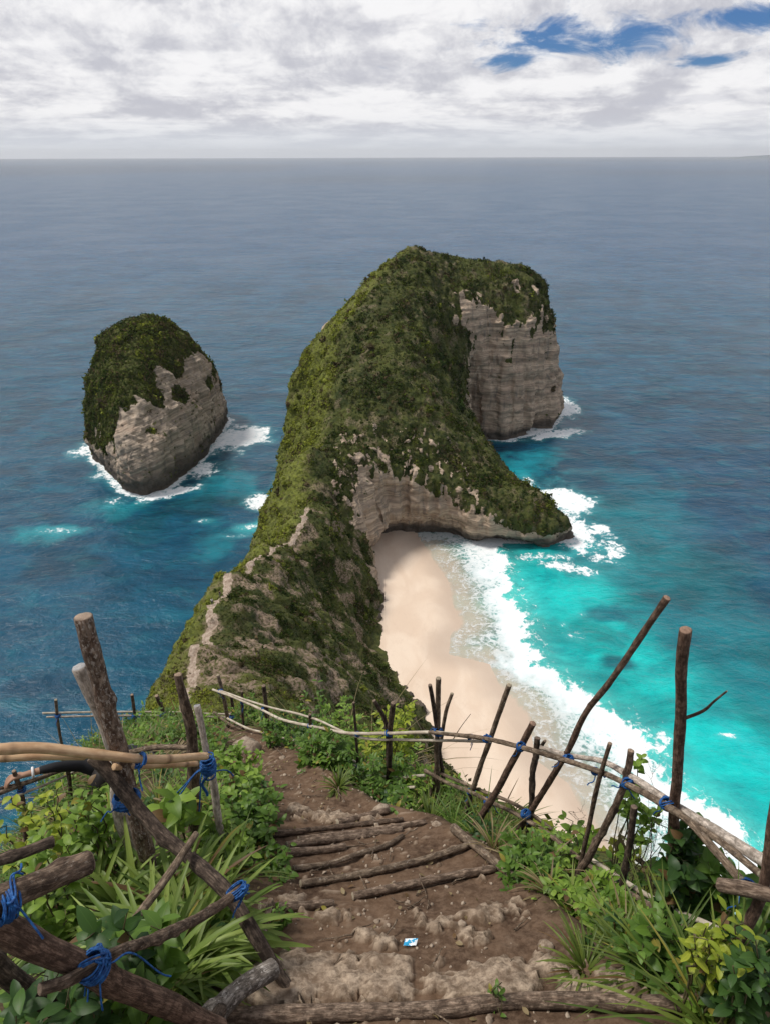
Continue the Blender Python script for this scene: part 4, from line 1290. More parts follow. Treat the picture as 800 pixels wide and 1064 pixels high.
rail(rf, [F_(a, b, .04) for a, b in [(560, 777), (580, 783), (628, 793), (655, 808), (700, 838), (745, 866), (800, 901)]], .0105, .0185, m_pale, wob=.12, knots=2)
rail(rf, [F_(a, b, .0) for a, b in [(668, 826), (702, 847), (745, 874), (788, 909)]], .010, .0115, m_stick, wob=.2)
rail(rf, [F_(a, b, -.02) for a, b in [(236, 746), (250, 753), (300, 768), (343, 781), (372, 798), (401, 817), (430, 818)]], .0085, .009, m_bam2, wob=.3)
rail(rf, [F_(a, b, .03) for a, b in [(340, 778), (356, 785), (397, 807), (440, 806)]], .008, .009, m_bam2, wob=.3)
low = [(440, 800), (461, 812), (485, 822), (510, 834), (542, 850), (570, 868), (595, 888), (635, 918), (675, 942), (702, 958), (730, 977)]
rail(rf, [F_(a, b, -.03 - .10 * sstep(a, 540, 600)) for a, b in low], .0105, .0125, m_stick, wob=.25, knots=5)
rail(rf, [F_(a, b, .02) for a, b in [(455, 803), (490, 818), (545, 843), (590, 876)]], .009, .010, m_stick, wob=.3)
rail(rf, [F_(a, b, -.07) for a, b in [(600, 885), (640, 912), (697, 946), (745, 966)]], .010, .010, m_bam2, wob=.3)
rail(rf, pl((1.2, 1.12), (747, 921), (775, 925), (830, 936)), .019, .020, m_log)
rail(rf, pl((3.1, 2.95), (236, 744), (238, 752)) if False else [F_(222, 740), F_(238, 752), F_(252, 758)], .012, .012, m_stick)
TIES = [(692, 836, .022, 1), (590, 789, .017, 1), (545, 846, .019, 1), (540, 776, .020, 1), (506, 833, .021, 1), (504, 768, .015, 1), (487, 823, .016, 1), (454, 761, .022, 1),
        (651, 815, .018, 1), (641, 919, .018, 1), (677, 943, .020, 1), (595, 887, .013, 0), (371, 763, .012, 1), (403, 762, .018, 1), (337, 781, .012, 0), (372, 797, .012, 1), (402, 815, .018, 1),
        (322, 754, .013, 1), (274, 737, .016, 0), (252, 728, .012, 0), (229, 718, .016, 1), (775, 922, .021, 1), (487, 766, .010, 0), (617, 802, .012, 1)]
for k, (a, b, r_, v_) in enumerate(TIES):
    p0 = F_(a, b, -.006)
    ax = UP + 0.15 * np.array([math.sin(k * 2.1), 0, 0]) if v_ else F_(a + 12, b + 5) - F_(a - 12, b - 5)
    oth = (F_(a, b, -.035), F_(a + 12, b + 5) - F_(a - 12, b - 5), .011) if v_ else None
    tie(p0, ax, r_ * .86, rf, k, turns=5, thick=.0023 + .0003 * (k % 3), other=oth, tail_len=.05)
# drooping twig of dry stem by the trio
rail(rf, [PY(470, 768, 2.95), PY(476, 758, 2.95), PY(488, 742, 2.93)], .003, .0015, m_stick, 'twig', sides=6)

# ---- thin fence on the far left, above the open sea
bf = empty('stick_fence', np.array([*PY(140, 760, 4.3)[:2], ground(*PY(140, 760, 4.3)[:2])[0]]),
           'low thin stick fence with paired pale rails above the sea, far left behind the bamboo', 'fence')
yb_ = lambda px: 4.1 + (px - 45) * 0.0025
B_ = lambda px, py, dy=0.0: PY(px, py, yb_(px) + dy)
rail(bf, [B_(44, 740), B_(100, 739), B_(160, 739), B_(244, 742)], .0085, .0075, m_bam2, wob=.1)
rail(bf, [B_(48, 744, .03), B_(110, 743, .03), B_(180, 743, .03), B_(238, 745, .03)], .008, .008, m_pale, wob=.1)
rail(bf, [B_(120, 776), B_(150, 768), B_(180, 764), B_(228, 760), B_(262, 757)], .009, .0085, m_bam2, wob=.2)
rail(bf, [B_(112, 780, .03), B_(150, 772, .03), B_(190, 767, .03)], .008, .009, m_pale, wob=.2)
for pp, r_, mt in (([(58, 726), (60, 748), (65, 778)], .012, m_stick), ([(137, 721), (140, 742), (147, 770)], .013, m_bark), ([(163, 722), (171, 742), (184, 767)], .016, m_bark),
                   ([(240, 722), (243, 745), (246, 762)], .014, m_dark)):
    post(bf, [B_(a, b) for a, b in pp], r_, r_ * 1.1, mt)
for k, (a, b) in enumerate(((60, 742), (140, 742), (168, 741), (174, 742), (241, 744), (147, 769), (182, 765))):
    tie(B_(a, b, -.01), UP, .017, bf, 60 + k, turns=5, thick=.003)
rail(bf, [B_(188, 745), B_(210, 770), B_(222, 790)], .012, .011, m_pale, 'brace', wob=.2)
rail(bf, [B_(262, 752, -.1), B_(240, 765, -.25), B_(222, 785, -.4)], .017, .019, m_log, 'brace')

# ---- the near fence on the left: two bound posts, bamboo rails and a frame of rough logs
lf = empty('log_fence', np.array([*PY(135, 900, 1.62)[:2], ground(*PY(135, 900, 1.62)[:2])[0]]),
           'near fence of thick bark posts, tan bamboo rails and rough logs lashed with blue twine', 'fence')
post(lf, pl((1.78, 1.66), (87, 640), (97, 684), (110, 735), (125, 785), (134, 822), (150, 880), (166, 950)), .029, .030, m_mott, knots=4, rough=.12, wob=.2)
post(lf, pl((1.80, 1.72), (82, 692), (98, 728), (112, 765), (123, 800), (120, 830), (140, 890), (160, 950)), .022, .026, m_pale, knots=3, wob=.2)
rail(lf, [PY(96, 786, 1.70), PY(120, 812, 1.66), PY(150, 846, 1.60), PY(184, 880, 1.52), PY(232, 925, 1.38), PY(268, 978, 1.27), PY(303, 1034, 1.17)], .026, .021, m_dark, 'brace', knots=4, rough=.15)
post(lf, pl((2.12, 2.05), (185, 700), (190, 725), (197, 755), (199, 795), (201, 840)), .017, .036, m_bark, knots=5, rough=.25)
post(lf, pl((2.08, 1.98), (204, 733), (209, 755), (214, 780), (221, 808), (225, 840)), .014, .017, m_pale, knots=2)
rail(lf, [PY(-14, 778, 1.55), PY(40, 776, 1.60), PY(85, 781, 1.64), PY(150, 788, 1.72), PY(214, 785, 1.92)], .0185, .0145, m_bam, bamboo=True, wob=0)
rail(lf, [PY(-14, 787, 1.57), PY(40, 785, 1.61), PY(88, 785, 1.66)], .0135, .0125, m_bam, bamboo=True, wob=0)
rail(lf, [PY(118, 796, 1.68), PY(150, 795, 1.76), PY(204, 793, 1.95)], .012, .011, m_bam, bamboo=True, wob=0)
rail(lf, [PY(128, 782, 2.3), PY(160, 776, 2.3), PY(198, 776, 2.25)], .012, .012, m_stick)
# rough log frame towards the camera
Q_ = lambda px, py, t: P(px, py, t)
rail(lf, [Q_(-20, 952, 1.33), Q_(45, 985, 1.42), Q_(110, 1018, 1.52), Q_(170, 1046, 1.64), Q_(226, 1070, 1.76)], .030, .027, m_red, 'log', knots=4, rough=.12)
rail(lf, [Q_(-20, 942, 1.30), Q_(20, 926, 1.36), Q_(55, 912, 1.42), Q_(92, 898, 1.48)], .027, .025, m_bark, 'log', knots=2, rough=.1)
rail(lf, [Q_(40, 1028, 1.38), Q_(70, 1018, 1.42), Q_(97, 1002, 1.46), Q_(163, 975, 1.72), Q_(228, 940, 2.02), Q_(250, 924, 2.12)], .013, .015, m_bark, 'branch', knots=6, rough=.2, wob=.5)
rail(lf, [Q_(-20, 897, 1.9), Q_(20, 886, 1.95), Q_(55, 873, 2.0)], .017, .016, m_dark, 'log')
rail(lf, [Q_(-20, 985, 1.5), Q_(20, 1022, 1.6), Q_(66, 1052, 1.7)], .024, .022, m_dark, 'log')
tie(PY(131, 829, 1.655), (PY(150, 880, 1.66) - PY(125, 785, 1.72)), .038, lf, 101, turns=9, thick=.003, width=.030, tail_len=.05)
tie(PY(146, 789, 1.70), PY(150, 788, 1.72) - PY(110, 784, 1.66), .019, lf, 102, turns=3, thick=.003, width=.014)
tie(PY(216, 795, 1.98), UP, .022, lf, 103, turns=8, thick=.0035, width=.09, tails=4, tail_len=.14)
tie(Q_(97, 1003, 1.46), Q_(170, 1046, 1.64) - Q_(45, 985, 1.42), .0285, lf, 104, turns=8, thick=.0023, width=.034, other=(Q_(97, 1002, 1.45), Q_(163, 975, 1.72) - Q_(70, 1018, 1.42), .015), tails=3, tail_len=.1)
tie(Q_(246, 925, 2.10), Q_(268, 978, 2.1) - Q_(232, 925, 2.1), .026, lf, 105, turns=5, thick=.0028, width=.03, tails=3)
tie(Q_(3, 940, 1.33), Q_(20, 926, 1.36) - Q_(-20, 942, 1.30), .0265, lf, 106, turns=9, thick=.0025, width=.036, tails=3, tail_len=.08)
tie(Q_(78, 1034, 1.66), Q_(66, 1052, 1.7) - Q_(20, 1022, 1.6), .026, lf, 107, turns=5, thick=.0028, width=.03)
# loose twine hanging from the lashing
t = np.linspace(0, 1, 24)[:, None]
C_ = (1 - t) * Q_(97, 998, 1.42) + t * Q_(176, 1012, 1.62) + np.array([0, 0, 1]) * (0.04 * np.sin(t * 3.1) - 0.02 * np.sin(t * 9))
Vt, Ft = tube_arrays(C_, .0022)
make_mesh('loose_twine', Vt, Ft, m_rope, lf, attrs=dict(bark=Vt.copy()))
C_ = (1 - t) * PY(214, 797, 1.96) + t * PY(212, 826, 1.96) + np.array([0.012, 0, 0]) * np.sin(t * 8)
Vt, Ft = tube_arrays(C_, .006)
make_mesh('loose_twine', Vt, Ft, m_rope, lf, attrs=dict(bark=Vt.copy()))
# low hand rail of thin sticks slipping away on the far left
hr = empty('hand_rail', np.array([*PY(40, 820, 3.0)[:2], ground(*PY(40, 820, 3.0)[:2])[0]]), 'low rail of thin grey sticks gripped by a person in black, below the bamboo', 'rail')
rail(hr, [PY(-16, 829, 2.75), PY(20, 815, 2.9), PY(60, 801, 3.1), PY(95, 792, 3.3)], .014, .012, m_stick)
rail(hr, [PY(-16, 838, 2.72), PY(25, 823, 2.88), PY(84, 798, 3.25)], .008, .007, m_bam2)
rail(hr, [PY(-16, 822, 2.8), PY(30, 810, 2.95), PY(70, 796, 3.2)], .009, .008, m_bark)
for a, b, y_ in ((22, 822, 2.9), (70, 800, 3.15)):
    post(hr, [PY(a - 8, b - 22, y_), PY(a, b, y_), PY(a + 3, b + 30, y_)], .013, .015, m_bark)
tie(PY(22, 820, 2.89), UP, .02, hr, 120, turns=4)

# ---- logs laid across the path as steps, each one by itself
def log_on_ground(pp, r0, r1, mt, label, seed, lift=0.55, name='log_step', **kw):
    pts = []
    for (a, b) in pp:
        g_ = GP(a, b + 3)
        pts.append(g_ + np.array([0, 0, r0 * lift + 0.010]))
    # rest on the highest points of the soil between the ends
    C, _t = resample(pts, 0.03)
    o = stick(name, pts, r0, r1, mt, None, seed, **kw)
    return tag(o, label, 'log', 'logs laid across the path')
log_on_ground([(215, 1056), (330, 1054), (450, 1049), (560, 1043), (660, 1045), (745, 1056)], .0235, .021, m_log, 'longest worn log lying across the bottom of the path, in front of the pale rock', 301, knots=4, wob=.35)
STEPS = [([(350, 854), (375, 849), (403, 842)], .016, .013, m_log, 'short thick log end, uppermost of the stack of log steps'),
         ([(284, 866), (340, 860), (417, 851)], .012, .010, m_bark, 'thin dark log just under the short uppermost one in the stack of steps'),
         ([(310, 872), (370, 865), (440, 854)], .0135, .012, m_log, 'pale straight log of the stack of steps, its right end tied with blue twine'),
         ([(298, 878), (350, 872), (416, 862)], .016, .014, m_log, 'stout log under the pale straight one, right in the middle of the stack of steps'),
         ([(297, 886), (325, 884), (358, 880)], .016, .015, m_log, 'short fat log at the left foot of the stack of steps'),
         ([(305, 902), (345, 896), (372, 887), (400, 878), (417, 868)], .011, .009, m_stick, 'thin bowed stick curving up to the right just below the stack of steps'),
         ([(312, 918), (352, 912), (398, 903), (440, 893), (484, 879)], .013, .012, m_stick, 'long wavy stick crossing the path to the tip of the slanting log'),
         ([(366, 931), (400, 924), (443, 915), (512, 903)], .014, .013, m_log, 'straight smooth log half sunk in soil, lowest of the steps right of centre'),
         ([(270, 943), (310, 942), (345, 939)], .015, .014, m_log, 'short log half sunk in soil at the left path edge beside the straight smooth one'),
         ([(470, 861), (500, 886), (532, 913)], .018, .015, m_stick, 'pale mottled log slanting down to the right beside the right-hand leaves')]
for k, (pp, a, b, mt, lab) in enumerate(STEPS):
    log_on_ground(pp, a * 1.2, b * 1.2, mt, lab, 310 + k, knots=2, wob=.15)
gl = stick('fallen_log', [P(190, 1082, 1.74), P(222, 1052, 1.84), P(252, 1026, 1.94), P(284, 1006, 2.02)], .034, .028, m_grey, None, 340, knots=3, rough=.14)
tag(gl, 'thick grey striped log with a sawn stub, lying at the left foot of the path', 'log')
stick('stub', [P(228, 1048, 1.84), P(222, 1060, 1.78), P(219, 1072, 1.74)], .018, .016, m_dark, gl, 341, sides=10)
for k, (pp, lab) in enumerate((([P(268, 992, 2.2), P(274, 965, 2.32), P(281, 935, 2.45)], 'slim brown stick leaning among leaves left of the path above the grey log'),)):
    tag(stick('fallen_stick', pp, .014, .011, m_stick, None, 350 + k), lab, 'stick')
tag(stick('fallen_stick', [P(138, 958, 2.05), P(172, 912, 2.15), P(204, 866, 2.3)], .014, .011, m_stick, None, 352, wob=.4), 'crooked dry stick half hidden in the strap leaves below the bound posts', 'stick')
# loose stones on the path
def stone_mesh(n=200, seed=0):
    r = np.random.default_rng(seed)
    k = np.arange(n); ph = np.arccos(1 - 2 * (k + .5) / n); th = k * 2.39996
    d = np.stack([np.cos(th) * np.sin(ph), np.sin(th) * np.sin(ph), np.cos(ph)], 1)
    return d
def uvball(nu=16, nv=10):
    V = [(0, 0, 1)]
    for i in range(1, nv):
        p = math.pi * i / nv
        for j in range(nu):
            a = 2 * math.pi * j / nu
            V.append((math.sin(p) * math.cos(a), math.sin(p) * math.sin(a), math.cos(p)))
    V.append((0, 0, -1))
    Q, T = [], []
    for j in range(nu):
        T.append((0, 1 + j, 1 + (j + 1) % nu)); b0 = 1 + (nv - 2) * nu
        T.append((len(V) - 1, b0 + (j + 1) % nu, b0 + j))
    for i in range(nv - 2):
        for j in range(nu):
            a = 1 + i * nu
            Q.append((a + j, a + nu + j, a + nu + (j + 1) % nu, a + (j + 1) % nu))
    return np.array(V, float), np.array(Q), np.array(T)
BV, BQ, BT = uvball()
m, N = mat('limestone')
pos = N.n('ShaderNodeTexCoord').outputs['Object']
f = N.noise(pos, 40, 5, 0.7)
finish(N, N.mix(N.ramp(f, 0.3, 0.7), (0.16, 0.115, 0.08), (0.42, 0.34, 0.26)), 0.95, f, 0.6, 0.01)
m_stone = m
VV, QQ, TT_, nb = [], [], [], 0
r = np.random.default_rng(5)
BV2, BQ2, BT2 = uvball(8, 5)
for k in range(1100):
    y_ = r.uniform(-.3, 4.2); x_ = float(path_x(y_)) + r.normal(0, .30)
    s = 0.0022 + 0.0065 * r.random() ** 2.5 + (0.012 if r.random() < 0.04 else 0)
    b = BV2 * np.array([s * r.uniform(.8, 1.5), s * r.uniform(.8, 1.3), s * .7]) * (1 + 0.22 * r.normal(size=(len(BV2), 1)))
    a = r.uniform(0, 6.28)
    b = b @ np.array([[math.cos(a), math.sin(a), 0], [-math.sin(a), math.cos(a), 0], [0, 0, 1]])
    b = b + np.array([x_, y_, ground(x_, y_, True)[0] + s * .35])
    VV.append(b); QQ.append(BQ2 + nb); TT_.append(BT2 + nb); nb += len(b)
tag(make_mesh('pebbles', np.concatenate(VV), [np.concatenate(QQ), np.concatenate(TT_)], m_stone, origin=(0, 2, 148)), 'loose pebbles and crumbs of limestone on the trodden path', 'pebbles', kind='stuff')
for k, ((a, b), s, lab) in enumerate((((452, 858), .020, 'small round pale stone at the right end of the log stack'), ((395, 843), .035, 'lump of crumbly stone behind the uppermost log'),
                                      ((255, 780), .085, 'largest crumbly boulder, where the path drops away at the far left fence'), ((478, 962), .016, 'small pale stone right of the blue wrapper'), ((565, 985), .022, 'pale stone at the right edge of the path near the leaves'))):
    g_ = GP(a, b)
    n_ = fbm(BV * 1.7 + k * 5, 4, 0.6, seed=400 + k)
    bb = BV * (1 + 0.45 * n_[:, None]) * s * np.array([1.25, 1.0, .8]) + g_ + np.array([0, 0, s * .3])
    tag(make_mesh('stone', bb, [BQ, BT], m_stone), lab, 'stone')
# scrap of wrapper
m, N = mat('wrapper_foil')
pos = N.n('ShaderNodeTexCoord').outputs['Object']
finish(N, N.mix(N.ramp(N.noise(pos, 70, 2), 0.50, 0.54), (0.02, 0.30, 0.55), (0.75, 0.80, 0.82)), 0.35)
g_ = GP(425, 982)
u, v = np.meshgrid(np.linspace(-1, 1, 9), np.linspace(-1, 1, 7), indexing='ij')
w = np.stack([u.ravel() * .022 + v.ravel() * .004, v.ravel() * .012, .006 + .006 * fbm(np.stack([u.ravel() * 1.6, v.ravel() * 1.6, 0 * u.ravel()], 1), 3, seed=9)], 1)
w2 = w + np.array([0, 0, .0006])
ii = np.arange(63).reshape(9, 7)
Qw = np.stack([ii[:-1, :-1], ii[1:, :-1], ii[1:, 1:], ii[:-1, 1:]], -1).reshape(-1, 4)
o = make_mesh('wrapper', np.concatenate([w2, w]) + g_ + np.array([0, 0, .012]), np.concatenate([Qw, Qw[:, ::-1] + 63]), m)
tag(o, 'crumpled blue and white wrapper dropped on the soil', 'litter')

# small dead twigs lying about
VV, FF, nb = [], [], 0
r = np.random.default_rng(91)
for k in range(90):
    y_ = r.uniform(.6, 3.6); x_ = float(path_x(y_)) + r.normal(0, .32); a = r.uniform(0, 6.28); L = r.uniform(.03, .16)
    t = np.linspace(-.5, .5, 6)
    X_ = x_ + math.cos(a) * t * L + r.normal(0, .003, 6); Y_ = y_ + math.sin(a) * t * L + r.normal(0, .003, 6)
    Z_ = ground(X_, Y_, True) + .008
    Vt, Ft = tube_arrays(np.stack([X_, Y_, np.full(6, Z_.max()) * .5 + Z_ * .5], 1), np.linspace(.0035, .0015, 6), 5)
    VV.append(Vt); FF.append(Ft + nb); nb += len(Vt)
Vt = np.concatenate(VV)
tag(make_mesh('twig_litter', Vt, np.concatenate(FF), m_stick, origin=(0, 2, 148), attrs=dict(bark=Vt, cut=np.zeros(nb))), 'small dead twigs scattered on the path', 'twigs', kind='stuff')
# ================================================================== PLANTS BESIDE THE PATH
def leaf_mat(name, trans=0.35, rough=0.45):
    m, N = mat(name)
    c = N.attr('tint').outputs['Vector']
    r = N.attr('rnd').outputs['Fac']
    u = N.attr('across').outputs['Fac']
    pos = geo_pos(N)
    col = N.mix(N.ramp(r, 0, 1, 0, 0.35, False), c, N.vmath('MULTIPLY', c, (0.45, 0.5, 0.5)))
    col = N.mix(N.ramp(u, 0.10, 0.0, 0, 0.35), col, N.vmath('MULTIPLY', c, (1.7, 1.5, 1.6)))
    col = N.mix(N.ramp(N.noise(pos, 60, 4, 0.6), 0.62, 0.72, 0, 0.5), col, (0.12, 0.10, 0.03))
    b = N.n('ShaderNodeBsdfPrincipled', Roughness=rough)
    N.set(b, 'Base Color', col); N.set(b, 'Specular IOR Level', 0.28)
    t = N.n('ShaderNodeBsdfTranslucent', Color=N.vmath('MULTIPLY', col, (1.3, 1.5, 0.7)))
    mx = N.n('ShaderNodeMixShader', i0=trans, i1=b.outputs[0], i2=t)
    N.n('ShaderNodeOutputMaterial', Surface=mx)
    return m
m_leaf = leaf_mat('leaf_green')
m_stem, N = mat('green_stem')
finish(N, N.mix(N.noise(geo_pos(N), 30), (0.05, 0.055, 0.02), (0.13, 0.10, 0.05)), 0.7)
SHAPES = {'ovate': ([0, .12, .3, .5, .7, .88, 1], [.05, .62, .98, 1, .78, .38, .02]),
          'lance': ([0, .15, .35, .55, .75, .9, 1], [.08, .6, .95, 1, .75, .4, .02]),
          'heart': ([0, .06, .25, .45, .65, .85, 1], [.25, .85, 1.05, .95, .7, .34, .02]),
          'blade': ([0, .14, .28, .42, .56, .70, .82, .92, 1], [.55, .9, 1, 1, .95, .8, .6, .35, .03])}
def leaf_arrays(base, d, nrm, L, Wd, droop, shape='ovate', fold=0.25, curl=0.0):
    """many leaves at once; returns V, F, across"""
    s, w = SHAPES[shape]
    s, w = np.array(s), np.array(w)
    n, k = len(base), len(s)
    d = d / np.linalg.norm(d, axis=1)[:, None]
    side_ = np.cross(d, nrm); side_ /= np.maximum(np.linalg.norm(side_, axis=1), 1e-6)[:, None]
    up = np.cross(side_, d)
    ang = s[None, :] * droop[:, None]                       # bend accumulates along the leaf
    ds = np.diff(s, prepend=0)[None, :]
    fx = np.cumsum(np.cos(ang) * ds, axis=1); fz = -np.cumsum(np.sin(ang) * ds, axis=1)
    mid = base[:, None] + (d[:, None] * fx[..., None] + up[:, None] * fz[..., None]) * L[:, None, None]
    # droop pulls towards the ground rather than the leaf's own underside for long blades
    loc_up = up[:, None] * np.cos(ang)[..., None] + d[:, None] * np.sin(ang)[..., None]
    hw = (w[None, :] * Wd[:, None] * 0.5)[..., None]
    lift = hw * fold
    wav = 0.12 * np.sin(s * 9)[None, :, None] * hw
    Lf = mid - side_[:, None] * hw + loc_up * (lift + wav)
    Rt = mid + side_[:, None] * hw + loc_up * (lift - wav)
    V = np.stack([Lf, mid, Rt], 2).reshape(-1, 3)
    i = (np.arange(n)[:, None, None] * k + np.arange(k - 1)[None, :, None]) * 3 + np.array([0, 1])[None, None, :]
    F = np.stack([i, i + 1, i + 4, i + 3], -1).reshape(-1, 4)
    across = np.tile(np.array([1.0, 0, 1.0]), n * k)
    return V, F, across, k * 3
GRN = dict(mid=((.065, .130, .020), (.15, .26, .040)), light=((.12, .21, .028), (.26, .38, .060)), yellow=((.20, .27, .025), (.42, .46, .055)), dark=((.028, .070, .018), (.075, .15, .032)),
           strap=((.11, .18, .030), (.30, .38, .09)), grass=((.075, .12, .022), (.20, .25, .05)), dry=((.20, .15, .075), (.40, .31, .17)))
class Plant:
    def __init__(s, seed):
        s.r = np.random.default_rng(seed + 9000)
        s.V, s.F, s.A, s.T, s.R, s.nb = [], [], [], [], [], 0
        s.SV, s.SF, s.sn = [], [], 0
    def leaves(s, base, d, nrm, L, Wd, droop, shape, pal, fold=.25):
        V, F, A, k = leaf_arrays(base, d, nrm, L, Wd, droop, shape, fold)
        n = len(base)
        a, b = np.array(GRN[pal][0]), np.array(GRN[pal][1])
        u = np.clip(s.r.normal(.45, .28, n), 0, 1)[:, None]
        col = a + (b - a) * u
        sick = s.r.random(n) < .025
        col[sick] = np.array([.30, .26, .05])
        dead = s.r.random(n) < .035
        col[dead] = np.array([.17, .10, .045])
        s.V.append(V); s.F.append(F + s.nb); s.A.append(A); s.T.append(np.repeat(col, k, axis=0)); s.R.append(np.repeat(s.r.random(n), k)); s.nb += len(V)
    def stem(s, C, rad):
        V, F = tube_arrays(C, rad, 5)
        s.SV.append(V); s.SF.append(F + s.sn); s.sn += len(V)
    def finish(s, name, base, label, cat, group=None, single=False, kind=None):
        att = dict(tint=np.concatenate(s.T), rnd=np.concatenate(s.R), across=np.concatenate(s.A))
        V, F = np.concatenate(s.V), np.concatenate(s.F)
        if single or not s.SV:
            o = make_mesh(name, V, F, m_leaf, None, origin=base, attrs=att)
            return tag(o, label, cat, group, kind)
        e = empty(name, base, label, cat, group)
        make_mesh('foliage', V, F, m_leaf, e, attrs=att)
        make_mesh('stems', np.concatenate(s.SV), np.concatenate(s.SF), m_stem, e)
        return e
def unit(v):
    return v / np.maximum(np.linalg.norm(v, axis=-1, keepdims=True), 1e-9)
def grow_bush(p, base, H, R, stems=9, per=16, L=.07, W=.035, shape='ovate', pal='mid', pinnate=0, lean=(0, 0), bare=.15, droop=.5, bottom=0.0):
    r = p.r
    bare = max(bare, 1 - 2.6 * max(R, .1) / max(H, .1)) if H > .3 else bare
    for k in range(stems):
        a = 2 * math.pi * (k + r.uniform(-.4, .4)) / stems
        rr = R * r.uniform(.15, 1.0)
        hh = H * r.uniform(.6, 1.0) * (1 - .28 * (rr / R) ** 2)
        end = np.array([math.cos(a) * rr + lean[0] * hh, math.sin(a) * rr + lean[1] * hh, hh])
        t = np.linspace(0, 1, 12)[:, None]
        st = np.array([math.cos(a) * R * bottom * r.random(), math.sin(a) * R * bottom * r.random(), -.02])
        C = base + st + (end - st) * np.concatenate([t ** 1.25, t ** 1.25, 1 - (1 - t) ** 1.35], 1)
        C = C + 0.012 * r.normal(size=C.shape) * t
        p.stem(C, np.linspace(.0032, .0012, 12) * (1.4 if H > .5 else 1))
        u = np.sort(r.uniform(bare, 1.0, per)); u[-1] = 1.0
        pos = np.stack([np.interp(u, t[:, 0], C[:, j]) for j in range(3)], 1)
        tan = unit(C[-1] - C[-4])[None]
        ph = np.arange(per) * 2.4 + r.uniform(0, 6)
        out = np.stack([np.cos(ph), np.sin(ph), 0 * ph], 1)
        d = unit(out * .9 + tan * .45 + np.array([0, 0, .25]) + .25 * r.normal(size=out.shape))
        nrm = unit(np.array([0, 0, 1.0]) + .35 * r.normal(size=out.shape) - out * .1)
        sc = (1.05 - .35 * u) * r.uniform(.75, 1.2, per)
        if not pinnate:
            p.leaves(pos, d, nrm, L * sc, W * sc, droop + .5 * r.random(per), shape, pal)
        else:
            for q in range(per):
                m_ = pinnate
                Lr = L * sc[q] * (1.2 + .42 * m_)
                sv_ = unit(np.cross(d[q], nrm[q])[None])[0]
                tt = np.linspace(.25, 1, m_)
                rc = pos[q] + d[q] * tt[:, None] * Lr * .55 - np.array([0, 0, 1]) * (tt[:, None] ** 2) * Lr * .16
                p.stem(np.concatenate([pos[q][None], rc]), .0009)
                for sg in (1, -1):
                    dd = unit(d[q] * .6 + sg * sv_ + .12 * r.normal(size=(m_, 3)))
                    p.leaves(rc, dd, np.tile(nrm[q], (m_, 1)) + .15 * r.normal(size=(m_, 3)), L * sc[q] * r.uniform(.8, 1.15, m_), W * sc[q] * np.ones(m_), .35 + .4 * r.random(m_), shape, pal)
                p.leaves(rc[-1:], d[q][None], nrm[q][None], np.array([L * sc[q] * 1.1]), np.array([W * sc[q]]), np.array([.5]), shape, pal)
def grow_tuft(p, base, H, R, n=60, W=.012, pal='grass', droop=1.5, spread=.9, lean=(0, 0)):
    r = p.r
    a = r.uniform(0, 2 * math.pi, n)
    tilt_ = r.uniform(.05, spread, n)
    d = np.stack([np.cos(a) * tilt_ + lean[0], np.sin(a) * tilt_ + lean[1], np.ones(n)], 1)
    b = base + np.stack([np.cos(a), np.sin(a), 0 * a], 1) * (R * .22 * r.random(n))[:, None] + np.array([0, 0, -.01])
    nrm = -np.stack([np.cos(a), np.sin(a), -.2 + 0 * a], 1) + .2 * r.normal(size=(n, 3))
    L = H * r.uniform(.7, 1.5, n)
    p.leaves(b, d, nrm, L, W * r.uniform(.7, 1.3, n), -droop * r.uniform(.5, 1.25, n) * -1.0, 'blade', pal, fold=.35)

